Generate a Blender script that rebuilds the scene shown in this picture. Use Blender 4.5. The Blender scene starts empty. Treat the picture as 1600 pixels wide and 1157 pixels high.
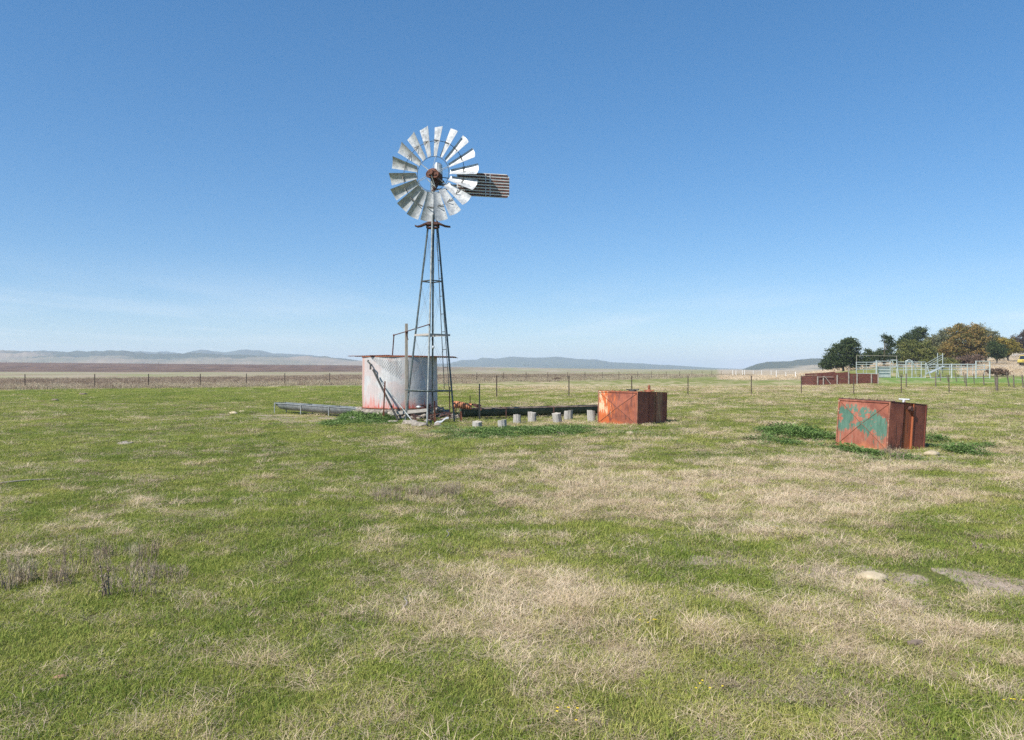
import bpy, bmesh, math, random
import numpy as np
from mathutils import Vector, Matrix, Euler

R = math.radians
random.seed(7); rng = np.random.default_rng(11)
SC = bpy.context.scene
COL = SC.collection
F = 1244.0; HZ = 577.0; EYE = 1.65

# ------------------------------------------------------------------ numpy value noise
def _hash(ix, iy, seed):
    h = (ix * 374761393 + iy * 668265263 + seed * 1442695041) & 0x7fffffff
    h = ((h ^ (h >> 13)) * 1274126177) & 0x7fffffff
    h = (h ^ (h >> 16)) & 0xffff
    return h / 65535.0
def vnoise(x, y, seed=0):
    x = np.asarray(x, float); y = np.asarray(y, float)
    ix = np.floor(x).astype(np.int64); iy = np.floor(y).astype(np.int64)
    fx = x - ix; fy = y - iy
    fx = fx*fx*(3-2*fx); fy = fy*fy*(3-2*fy)
    a = _hash(ix, iy, seed); b = _hash(ix+1, iy, seed); c = _hash(ix, iy+1, seed); d = _hash(ix+1, iy+1, seed)
    return (a*(1-fx)+b*fx)*(1-fy) + (c*(1-fx)+d*fx)*fy
def fbm(x, y, seed=0, o=4):
    s = 0; a = .5; t = 0
    for i in range(o):
        s = s + a*vnoise(x*2**i, y*2**i, seed+i*17); t += a; a *= .55
    return s/t
def sm(a, b, x):
    t = np.clip((np.asarray(x, float)-a)/(b-a), 0, 1); return t*t*(3-2*t)

# ------------------------------------------------------------------ terrain
def terrain(X, Y):
    X = np.asarray(X, float); Y = np.asarray(Y, float)
    Yc = np.maximum(Y, 1.0)
    r = X/Yc
    # right hand hillside
    prof = np.interp(Y, [0, 58, 75, 88, 110, 131, 150, 200, 300, 900, 3000], [0, 0, .26, .6, 1.5, 2.1, 2.5, 2.9, 3.2, 3.2, 0])
    prof = prof+sm(.56, .66, r)*np.interp(Y, [0, 125, 150, 200, 300, 900, 3000], [0, 0, .9, 3.0, 9, 12, 0])
    zr = prof*sm(.33, .47, r)*(Y > 1)
    knoll = .5*np.exp(-((X-42)**2/60+(Y-105)**2/160))
    # left hand ploughed rise
    hpx = np.interp(r, [-2, -.64, -.2, -.08, .04, .3], [12, 10, 5.5, 3, 1.2, 0])
    zl = sm(430, 880, Y)*(1-sm(1500, 3000, Y))*(EYE*np.interp(r, [-1, .04, .3], [1, 1, .0])+hpx*900/F)
    d = np.hypot(X, Y)
    near = (1-sm(60, 140, d))
    bump = near*((fbm(X*.35, Y*.35, 5, 3)-.5)*.10+(fbm(X*1.7, Y*1.7, 9, 2)-.5)*.045)
    # keep it level where heavy things stand
    for (cx, cy, rr) in ((-3.3, 25.8, 4.5), (3.5, 24.2, 2.2), (7.6, 16.6, 1.8)):
        bump = bump*(1-.85*np.exp(-((X-cx)**2+(Y-cy)**2)/(rr*rr)))
    return zr+knoll+zl+bump
def tz(x, y): return float(terrain(np.array([x]), np.array([y]))[0])
def gp(px, py, y0=3.0, y1=900.0):
    """the ground point the photograph shows at a pixel"""
    Y = np.geomspace(y0, y1, 3000); X = (px-800)/F*Y
    q = HZ-(terrain(X, Y)-EYE)/Y*F
    i = np.argmax(q <= py)
    if q[i] > py: i = len(Y)-1
    return Vector((float(X[i]), float(Y[i]), float(terrain(X[i:i+1], Y[i:i+1])[0])))
def at(px, py, Y): return Vector(((px-800)/F*Y, Y, EYE-(py-HZ)/F*Y))
def to_px(X, Y):
    Yc = np.maximum(Y, 1.0)
    return 800+F*X/Yc, HZ+F*(EYE-terrain(X, Y))/Yc

FENCE = ([-400, 39, 148, 232, 313, 385, 445, 515, 610, 680, 745, 787, 822, 856, 887, 914, 941, 967, 996, 1018, 1041, 1062, 1081, 1097, 1112, 1127],
         [611, 608, 607, 606, 605, 603.5, 602.5, 601, 599.5, 598.5, 597.6, 596.5, 595.8, 595.2, 594.6, 594, 593.4, 592.8, 592, 591.3, 590.6, 589.9, 589.2, 588.5, 588, 587.5])

BLOBS = [(1050,770,170,34,.75),(1270,762,150,26,.7),(870,795,90,22,.45),(1330,815,140,30,.5),(1500,812,100,24,-.55),
 (1130,975,260,50,.55),(700,1000,190,60,.3),(520,970,90,40,.25),(850,950,110,40,.25),(1480,690,110,14,.35),(1560,755,120,20,.4),
 (1150,607,420,7,.75),(830,603,90,6,.6),(1100,628,260,7,.3),(350,748,140,16,.3),(1540,1050,120,40,-.4),(820,735,120,14,.25),(640,800,80,18,.2),
 (200,690,300,40,-.25),(250,620,500,14,-.3),(950,700,150,14,-.15),(1180,720,200,14,.35),(60,900,90,40,.2),(1430,900,200,22,.05),
 (1350,960,160,40,.45),(930,1040,200,30,.2),(480,860,120,30,.1),(1560,700,60,20,.3),(1240,868,100,12,-.3),(760,860,90,18,.1)]
SOILB = [(1085,873,38,6,.9),(1160,878,34,5,.8),(1280,887,70,9,.9),(1440,890,70,9,.9),(1520,912,110,13,.9),(1610,925,100,16,1.0),(1400,905,80,9,.7),
 (440,650,80,4,1.7),(510,657,70,3.5,1.5),(395,648,40,3,1.3),(1425,711,60,7,1.7),(1380,709,35,5,1.2),(1530,858,40,5,.5),(800,652,120,2.2,.6),(660,668,45,6,.8)]
def blobs(px, py, L):
    s = np.zeros_like(px)
    for (cx, cy, sx, sy, a) in L: s += a*np.exp(-((px-cx)/sx)**2*.7-((py-cy)/sy)**2*.7)
    return s
def masks(X, Y):
    X = np.asarray(X, float); Y = np.asarray(Y, float)
    px, py = to_px(X, Y)
    front = (Y > 1.5)
    wx = px+(vnoise(X*.5, Y*.5, 31)-.5)*70; wy = py+(vnoise(X*.6, Y*.6, 32)-.5)*(py-HZ)*.22
    base = .09+.18*sm(350, 1000, px)
    dry = base+np.where(front, blobs(wx, wy, BLOBS), 0)*.60
    dry = dry+(fbm(X*.75, Y*.5, 41, 5)-.5)*1.15+(fbm(X*3.1, Y*2.4, 51, 3)-.5)*1.25
    dry = np.clip(dry, 0, .92)
    soil = np.where(front, blobs(.5*px+.5*wx, .5*py+.5*wy, SOILB), 0)*1.25*sm(.30, .62, fbm((X*.8+Y*.6)*3.1+3*fbm(X*2.1, Y*1.7, 63, 3), (Y*.8-X*.6)*2.2+3*fbm(X*1.9+9, Y*2.3, 64, 3), 61, 5))
    soil = np.clip(soil, 0, 1)
    fb = np.interp(px, FENCE[0], FENCE[1])
    dist = py-fb            # negative: beyond the fence
    nz = (vnoise(X*.12, Y*.06, 71)-.5)*3
    weed = sm(3.0, .5, dist+nz*.5)*sm(-15, -10, dist+nz)*np.where(px < 1180, 1, 0)*np.interp(px, [0, 560, 760, 1150], [1, .9, .5, .35])
    far = sm(-9, -13, dist+nz*.4)*(1-sm(1120, 1200, px))
    plough = sm(430, 480, Y+ (vnoise(X*.01, Y*.01, 81)-.5)*60)*(1-sm(905, 960, Y))*(1-sm(-130, 20, X))
    tan = np.where((px > 1120), sm(118, 130, Y), 0)*(1-sm(3000, 4000, Y))
    tan = np.maximum(tan, np.where(px > 1500, sm(92, 97, Y), 0))
    strip = sm(1120, 1180, px)*sm(596, 592, py)*sm(1320, 1260, px)*(Y > 60)
    tan = np.maximum(tan, strip)
    bright = np.where(px > 1370, 1, 0)*sm(64, 70, Y)*(1-sm(88, 92, Y))
    bright = np.maximum(bright, .6*np.exp(-((px-1330)/120)**2-((py-597)/3)**2))
    bright = np.maximum(bright, np.where(px < 700, 1, 0)*sm(34, 50, Y)*sm(0, 2, dist)*.45)
    turf_shade = (1-sm(45, 78, Y))*front*(1-soil)
    return dict(turf_shade=turf_shade, dry=dry, soil=soil, weed=weed, far=far, plough=plough, tan=np.clip(tan, 0, 1), bright=bright)

# ------------------------------------------------------------------ materials
def newmat(name):
    m = bpy.data.materials.new(name); m.use_nodes = True
    nt = m.node_tree; nt.nodes.clear()
    o = nt.nodes.new('ShaderNodeOutputMaterial'); b = nt.nodes.new('ShaderNodeBsdfPrincipled')
    nt.links.new(b.outputs[0], o.inputs[0])
    return m, nt, b, o
class N:
    """tiny node-graph writer"""
    def __init__(s, nt): s.nt = nt; s.co = None
    def n(s, t, **k):
        x = s.nt.nodes.new(t)
        for a, v in k.items(): setattr(x, a, v)
        return x
    def link(s, a, b): s.nt.links.new(a, b)
    def setin(s, sock, v):
        if isinstance(v, bpy.types.NodeSocket): s.link(v, sock)
        elif isinstance(v, (tuple, list)) and len(v) == 3 and sock.type == 'RGBA': sock.default_value = (*v, 1)
        else: sock.default_value = v
    def coords(s, scale=(1, 1, 1), world=False):
        if world: src = s.n('ShaderNodeNewGeometry').outputs['Position']
        else: src = s.n('ShaderNodeTexCoord').outputs['Object']
        m = s.n('ShaderNodeMapping'); s.link(src, m.inputs[0]); m.inputs['Scale'].default_value = scale
        return m.outputs[0]
    def noise(s, co, scale, detail=4, rough=.6):
        x = s.n('ShaderNodeTexNoise'); s.link(co, x.inputs['Vector']); x.inputs['Scale'].default_value = scale
        x.inputs['Detail'].default_value = detail; x.inputs['Roughness'].default_value = rough
        return x.outputs['Fac']
    def math(s, op, a, b=0.0, c=0.0, clamp=False):
        x = s.n('ShaderNodeMath', operation=op); x.use_clamp = clamp
        s.setin(x.inputs[0], a); s.setin(x.inputs[1], b); s.setin(x.inputs[2], c)
        return x.outputs[0]
    def step(s, v, a, b):
        x = s.n('ShaderNodeMapRange', interpolation_type='SMOOTHSTEP'); s.setin(x.inputs['Value'], v)
        x.inputs['From Min'].default_value = a; x.inputs['From Max'].default_value = b
        return x.outputs[0]
    def mix(s, f, a, b, mode='MIX'):
        x = s.n('ShaderNodeMix', data_type='RGBA', blend_type=mode)
        s.setin(x.inputs[0], f); s.setin(x.inputs[6], a); s.setin(x.inputs[7], b)
        return x.outputs[2]
    def attr(s, name, typ='GEOMETRY'):
        x = s.n('ShaderNodeAttribute', attribute_name=name, attribute_type=typ); return x
    def bump(s, h, strength, dist, b):
        x = s.n('ShaderNodeBump'); s.link(h, x.inputs['Height']); x.inputs['Strength'].default_value = strength; x.inputs['Distance'].default_value = dist
        s.link(x.outputs[0], b.inputs['Normal'])
    def xyz(s, co):
        x = s.n('ShaderNodeSeparateXYZ'); s.link(co, x.inputs[0]); return x.outputs
def simple(name, c1, c2, scale=8, rough=.8, metal=0.0, bump=.2, c3=None, stretch=(1, 1, 1), t3=.62, dist=.01):
    m, nt, b, o = newmat(name); g = N(nt)
    co = g.coords(stretch)
    f = g.noise(co, scale, 6, .65)
    c = g.mix(g.step(f, .35, .65), c1, c2)
    if c3:
        f2 = g.noise(co, scale*2.7, 5, .7); c = g.mix(g.step(f2, t3-.05, t3+.05), c, c3)
    g.link(c, b.inputs['Base Color']); b.inputs['Roughness'].default_value = rough; b.inputs['Metallic'].default_value = metal
    if bump: g.bump(f, bump, dist, b)
    return m
M = {}
M['galv'] = simple('galvanised_steel', (.50,.52,.52), (.66,.67,.66), 6, .48, .45, .08)
M['blade'] = simple('blade_steel', (.34,.36,.38), (.56,.57,.57), 7, .42, .15, .05, c3=(.24,.23,.22), t3=.60)
M['pipe'] = simple('pale_pipe', (.22,.24,.24), (.38,.40,.38), 10, .55, .3, .1, c3=(.30,.22,.16), t3=.66)
M['dark'] = simple('dark_steel', (.045,.055,.055), (.10,.105,.10), 14, .6, .4, .2, c3=(.14,.07,.04), t3=.6)
M['black'] = simple('blackened_pipe', (.015,.018,.018), (.035,.035,.03), 9, .7, .1, .1)
M['zinc'] = simple('weathered_zinc', (.17,.19,.20), (.29,.31,.31), 4, .6, .3, .1, c3=(.13,.11,.09), t3=.62)
M['yard'] = simple('yard_pipe', (.42,.46,.46), (.56,.59,.58), 4, .5, .4, .05)
M['rim_tan'] = simple('worn_rim', (.12,.09,.07), (.26,.20,.16), 6, .8, 0, .2)
M['leg'] = simple('leg_steel', (.05,.07,.07), (.15,.18,.18), 10, .5, .45, .1, c3=(.12,.07,.05), t3=.62)
M['rust'] = simple('rust', (.17,.055,.03), (.30,.10,.05), 16, .85, 0, .3, c3=(.42,.18,.07), t3=.6)
M['rust_dark'] = simple('dark_rust', (.06,.03,.025), (.13,.055,.04), 16, .85, 0, .3)
M['edge'] = simple('worn_edge', (.20,.07,.045), (.34,.14,.08), 9, .85, 0, .2, c3=(.55,.42,.32), t3=.64)
M['rust_orange'] = simple('orange_rust', (.40,.15,.07), (.52,.22,.11), 14, .85, 0, .3, c3=(.22,.09,.05), t3=.6)
M['post_wood'] = simple('weathered_wood', (.25,.22,.18), (.36,.33,.28), 9, .9, 0, .5, c3=(.10,.09,.07), stretch=(4, 4, .5), t3=.62)
M['plank'] = simple('plank_wood', (.33,.30,.27), (.45,.42,.38), 9, .9, 0, .5, stretch=(.5, 4, 4))
M['stump'] = simple('stump_wood', (.32,.30,.27), (.46,.44,.40), 6, .95, 0, .8, c3=(.20,.18,.16), stretch=(9, 9, .8), t3=.58, dist=.03)
M['stump_top'] = simple('stump_end', (.30,.27,.22), (.44,.41,.35), 12, .95, 0, .5, c3=(.25,.22,.18), t3=.6)
M['stone'] = simple('stone', (.19,.165,.14), (.31,.275,.23), 7, .95, 0, .6, c3=(.42,.38,.31), t3=.6, dist=.02)
M['stone_pale'] = simple('pale_stone', (.36,.29,.19), (.50,.42,.29), 7, .95, 0, .5, c3=(.28,.23,.16), t3=.63, dist=.02)
M['stone_red'] = simple('reddish_stone', (.22,.12,.08), (.34,.20,.14), 14, .95, 0, .5, dist=.01)
M['red_wood'] = simple('red_boards', (.06,.018,.013), (.15,.045,.03), 5, .9, 0, .4, c3=(.30,.13,.09), stretch=(.6, .6, 4), t3=.62)
M['pale_wood'] = simple('pale_wood', (.24,.21,.18), (.38,.34,.29), 6, .9, 0, .4)
M['fence_wood'] = simple('dark_fence_timber', (.09,.07,.055), (.17,.14,.11), 7, .95, 0, .4)
M['earth'] = simple('dry_earth_lump', (.12,.09,.07), (.22,.17,.13), 9, .95, 0, .5)
M['star'] = simple('post_steel', (.07,.055,.045), (.14,.10,.08), 9, .8, .2, .2)
M['wire'] = simple('wire', (.16,.15,.14), (.25,.23,.21), 9, .6, .5, 0)
M['bark'] = simple('bark', (.10,.08,.06), (.20,.16,.12), 4, .95, 0, .6, stretch=(3, 3, .6), dist=.03)
M['stalk'] = simple('dead_stalk', (.15,.11,.08), (.34,.27,.20), 30, .95, 0, 0)
M['stick'] = simple('grey_stick', (.16,.14,.12), (.28,.25,.22), 30, .95, 0, .2)
M['green_trough'] = simple('green_trough_paint', (.035,.055,.042), (.065,.09,.068), 6, .7, .1, .2, c3=(.10,.07,.04), t3=.66)
M['yellow'] = simple('yellow_paint', (.62,.48,.08), (.68,.54,.12), 3, .35, 0, 0)
M['tyre'] = simple('tyre', (.015,.015,.015), (.03,.03,.03), 20, .85, 0, .1)
M['glass'] = simple('dark_glass', (.015,.02,.03), (.02,.03,.04), 3, .08, 0, 0)
M['white'] = simple('white_paint', (.62,.62,.60), (.75,.75,.72), 6, .7, 0, .1)
M['wool'] = simple('wool', (.45,.41,.34), (.58,.54,.46), 3, 1, 0, .3)

def tank_mat():
    m, nt, b, o = newmat('rusted_tank_wall'); g = N(nt)
    co = g.coords(); x, y, z = g.xyz(co)
    fine = g.noise(g.coords((7, 7, .9)), 3.0, 6, .65)
    streak = g.noise(g.coords((6, 6, .25)), 2.2, 5, .6)
    big = g.noise(co, 1.6, 4, .6)
    c = g.mix(g.step(fine, .3, .7), (.43,.435,.44), (.60,.595,.59))
    c = g.mix(g.math('MULTIPLY', g.step(big, .45, .60), .5), c, (.55,.42,.39))
    # rust wash coming up from the bottom
    h = g.math('SUBTRACT', g.math('ADD', g.math('MULTIPLY', streak, 1.5), g.math('MULTIPLY', big, .7)), g.math('MULTIPLY', z, 1.15))
    c = g.mix(g.math('MULTIPLY', g.step(h, .30, .80), .8), c, (.58,.24,.20))
    h2 = g.math('SUBTRACT', g.math('MULTIPLY', g.noise(g.coords((5, 5, .6)), 3.1, 5, .6), 1.3), g.math('MULTIPLY', z, 1.1))
    c = g.mix(g.math('MULTIPLY', g.step(h2, .16, .36), .85), c, (.50,.065,.045))
    # rusty stripe near the left seam, and a flushed patch under the roof
    at_ = g.math('ARCTAN2', y, x)
    s1 = g.math('ABSOLUTE', g.math('ADD', at_, 2.72)); st = g.step(g.math('ADD', s1, g.math('MULTIPLY', fine, -.14)), .07, -.02)
    c = g.mix(g.math('MULTIPLY', st, .6), c, (.60,.30,.22))
    sp = g.noise(co, 9, 4, .7); c = g.mix(g.step(sp, .68, .76), c, (.12,.09,.08))
    g.link(c, b.inputs['Base Color']); b.inputs['Roughness'].default_value = .6; b.inputs['Metallic'].default_value = .25
    g.bump(g.noise(co, 3.5, 3), .25, .04, b)
    return m
M['tank'] = tank_mat()
def shiptank_mat(kind):
    m, nt, b, o = newmat('ship_tank_'+kind); g = N(nt)
    co = g.coords(); x, y, z = g.xyz(co)
    n1 = g.noise(co, 2.6, 6, .65); n2 = g.noise(g.coords((5, 5, 1.2)), 2.6, 6, .7); n3 = g.noise(g.coords((6, 6, .5)), 3.5, 5, .6)
    mar = g.mix(g.step(n1, .35, .65), (.16,.045,.028), (.30,.095,.055))
    if kind == 'rust':
        # bright orange scale on the left of the front and along the bottom
        a = g.math('ADD', g.math('MULTIPLY', x, -1.1), g.math('MULTIPLY', n2, 1.9))
        a = g.math('ADD', a, g.math('MULTIPLY', y, -.9))
        c = g.mix(g.math('MULTIPLY', g.step(n2, .44, .66), .6), mar, (.40,.11,.035))
        c = g.mix(g.math('MULTIPLY', g.step(n3, .56, .66), .7), c, (.075,.03,.022))
        c = g.mix(g.step(a, 1.85, 2.15), c, (.50,.12,.03))
        bt = g.math('SUBTRACT', g.math('MULTIPLY', n1, 1.1), z)
        c = g.mix(g.math('MULTIPLY', g.step(g.math('SUBTRACT', bt, g.math('MULTIPLY', x, .35)), .38, .55), .8), c, (.46,.11,.03))
        c = g.mix(g.math('MULTIPLY', g.step(g.math('ADD', g.math('ADD', a, g.math('MULTIPLY', n3, 2.2)), g.math('MULTIPLY', n1, .8)), 3.72, 3.86), g.step(g.math('ADD', z, g.math('MULTIPLY', n2, .5)), .52, .66)), c, (.58,.44,.28))
        sd = g.math('MULTIPLY', g.step(y, .05, .25), g.step(n3, .42, .56)); c = g.mix(g.math('MULTIPLY', g.math('MULTIPLY', sd, g.step(y, .62, .45)), .7), c, (.42,.26,.13))
    else:
        # old green paint flaking to salmon primer, bare maroon steel along the top and right
        fx = g.step(x, .56, .60)
        sal = g.mix(g.step(n2, .35, .7), (.27,.085,.05), (.38,.145,.095))
        up = g.math('ADD', g.math('ADD', z, g.math('MULTIPLY', g.math('SUBTRACT', n1, .5), .75)), g.math('MULTIPLY', g.math('SUBTRACT', n3, .5), .5))
        up = g.math('ADD', up, g.math('MULTIPLY', x, .12))
        gm = g.math('MULTIPLY', g.step(up, .34, .42), g.step(up, .86, .80))
        gm = g.math('MULTIPLY', gm, g.step(g.noise(g.coords((2.2, 2.2, 2.6)), 1.5, 8, .72), .43, .47))
        gm2 = g.step(g.math('MULTIPLY', n3, g.step(z, .75, .3)), .60, .64)
        gr = g.mix(g.step(n2, .3, .7), (.05,.125,.085), (.10,.19,.14))
        fc = g.mix(gm, sal, gr); fc = g.mix(g.math('MULTIPLY', gm2, .8), fc, gr)
        top = g.math('ADD', up, g.math('MULTIPLY', x, .42))
        fc = g.mix(g.step(top, .88, .95), fc, mar)
        bt = g.math('SUBTRACT', g.math('MULTIPLY', n1, .6), z); fc = g.mix(g.math('MULTIPLY', g.step(bt, .16, .3), .8), fc, (.50,.17,.07))
        c = g.mix(fx, fc, mar)
        yy = g.math('MULTIPLY', g.step(y, -.16, -.12), g.step(y, .17, .13))
        c = g.mix(g.math('MULTIPLY', g.math('MULTIPLY', fx, yy), g.step(n3, .3, .5)), c, (.30,.085,.03))
        dk = g.math('MULTIPLY', g.math('MULTIPLY', fx, g.step(y, -.12, -.2)), g.step(g.math('SUBTRACT', n3, g.math('MULTIPLY', z, .3)), .42, .46))
        c = g.mix(dk, c, (.07,.03,.02))
    sp = g.noise(co, 18, 4, .7); c = g.mix(g.step(sp, .66, .72), c, (.09,.035,.02))
    g.link(c, b.inputs['Base Color']); b.inputs['Roughness'].default_value = .8
    g.bump(g.noise(co, 12, 5, .7), .35, .012, b)
    return m
M['ship_rust'] = shiptank_mat('rust'); M['ship_green'] = shiptank_mat('green')

# ground ---------------------------------------------------------------
G_GREEN1 = (.13,.17,.033); G_GREEN2 = (.235,.245,.065); G_OLIVE = (.26,.20,.085)
STRAW1 = (.36,.29,.165); STRAW2 = (.50,.42,.27); GREY = (.30,.265,.22)
def ground_mat():
    m, nt, b, o = newmat('pasture'); g = N(nt)
    w = g.coords((1, 1, 1), True)
    na = g.noise(w, .9, 5, .6); nb = g.noise(g.coords((5, 3.5, 5), True), 1.2, 6, .7); nc = g.noise(w, 28, 4, .7); nl = g.noise(g.coords((.06, .03, 1), True), 1.0, 4, .6)
    at_ = {k: g.attr('m_'+k).outputs['Fac'] for k in ('turf_shade', 'dry', 'soil', 'weed', 'far', 'plough', 'tan', 'bright')}
    green = g.mix(g.step(na, .3, .7), G_GREEN1, G_GREEN2)
    green = g.mix(g.step(nb, .5, .75), green, G_OLIVE)
    green = g.mix(at_['bright'], green, (.15,.24,.05))
    straw = g.mix(g.step(nb, .3, .7), STRAW1, STRAW2)
    d = g.math('ADD', at_['dry'], g.math('MULTIPLY', g.math('SUBTRACT', nb, .5), 1.1))
    d = g.math('ADD', d, g.math('MULTIPLY', g.math('SUBTRACT', nc, .5), .5))
    c = g.mix(g.step(d, .25, .85), green, straw)
    c = g.mix(g.math('MULTIPLY', g.step(nc, .35, .6), .22), c, (.05,.045,.02))
    c = g.mix(g.math('MULTIPLY', at_['turf_shade'], .62), c, (.055,.048,.022))      # soil and thatch under the blades, painted dark as the shade in the gaps
    so = g.mix(g.step(nb, .3, .7), (.27,.21,.16), (.40,.33,.27))
    so = g.mix(g.step(nc, .55, .7), so, (.20,.17,.09))
    c = g.mix(g.step(g.math('ADD', at_['soil'], g.math('MULTIPLY', g.math('SUBTRACT', nb, .5), .5)), .35, .6), c, so)
    farg = g.mix(g.step(nl, .40, .60), (.33,.28,.20), (.22,.24,.10))
    nl2 = g.noise(g.coords((.03, .016, 1), True), 1.0, 6, .75)
    farg = g.mix(g.math('MULTIPLY', g.step(nl2, .44, .58), .7), farg, (.25,.18,.13))
    c = g.mix(at_['far'], c, farg)
    wd = g.mix(g.step(g.noise(g.coords((.5, .15, 1), True), 1.0, 5, .7), .35, .65), (.24,.18,.13), (.42,.36,.25))
    c = g.mix(at_['weed'], c, wd)
    pl = g.mix(g.step(g.noise(g.coords((.11, .02, 1), True), 1.0, 7, .8), .38, .62), (.065,.034,.021), (.18,.105,.068))
    c = g.mix(at_['plough'], c, pl)
    tn = g.mix(g.step(g.noise(g.coords((.3, .1, 1), True), 1.0, 5, .7), .35, .65), (.42,.34,.23), (.30,.25,.18))
    c = g.mix(at_['tan'], c, tn)
    g.link(c, b.inputs['Base Color']); b.inputs['Roughness'].default_value = .95
    b.inputs['Specular IOR Level'].default_value = .15
    hh = g.math('ADD', nb, nc)
    g.bump(hh, .6, .03, b)
    return m
M['ground'] = ground_mat()

def blade_mat(name, cols, transl=.25, tintattr=True):
    """a leaf material whose colour varies from one tuft to the next"""
    m, nt, b, o = newmat(name); g = N(nt)
    if tintattr:
        t = g.attr('tint', 'INSTANCER').outputs['Fac']
        bl = g.attr('bt').outputs['Fac']
        t = g.math('ADD', g.math('MULTIPLY', t, .75), g.math('MULTIPLY', bl, .35), clamp=True)
    else:
        t = g.attr('bt').outputs['Fac']
    r = g.n('ShaderNodeValToRGB'); g.link(t, r.inputs[0])
    e = r.color_ramp.elements
    while len(e) < len(cols): e.new(.5)
    for i, c in enumerate(cols): e[i].position = i/(len(cols)-1); e[i].color = (*c, 1)
    c = r.outputs[0]
    g.link(c, b.inputs['Base Color']); b.inputs['Roughness'].default_value = .75; b.inputs['Specular IOR Level'].default_value = .2
    if transl:
        tr = g.n('ShaderNodeBsdfTranslucent'); g.link(c, tr.inputs[0])
        mx = g.n('ShaderNodeMixShader'); mx.inputs[0].default_value = transl
        g.link(b.outputs[0], mx.inputs[1]); g.link(tr.outputs[0], mx.inputs[2]); g.link(mx.outputs[0], o.inputs[0])
    return m
M['g_green'] = blade_mat('green_blades', [(.06,.12,.02),(.175,.24,.04),(.36,.375,.09),(.52,.45,.18)], .3)
M['g_dry'] = blade_mat('straw_blades', [(.26,.19,.12),(.49,.38,.24),(.68,.55,.38),(.80,.68,.51)], .2)
M['g_grey'] = blade_mat('dead_thatch', [(.24,.17,.11),(.36,.28,.19),(.48,.40,.29),(.27,.27,.09)], .15)
M['g_weed'] = blade_mat('broad_weed_leaves', [(.04,.09,.022),(.09,.165,.04),(.165,.25,.07),(.28,.36,.15)], .25)
M['g_brown'] = blade_mat('brown_stalks', [(.14,.10,.07),(.26,.19,.14),(.42,.35,.25),(.46,.42,.27)], .1)
M['g_flower'] = blade_mat('yellow_petals', [(.7,.5,.02),(.8,.62,.05)], .2)

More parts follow.
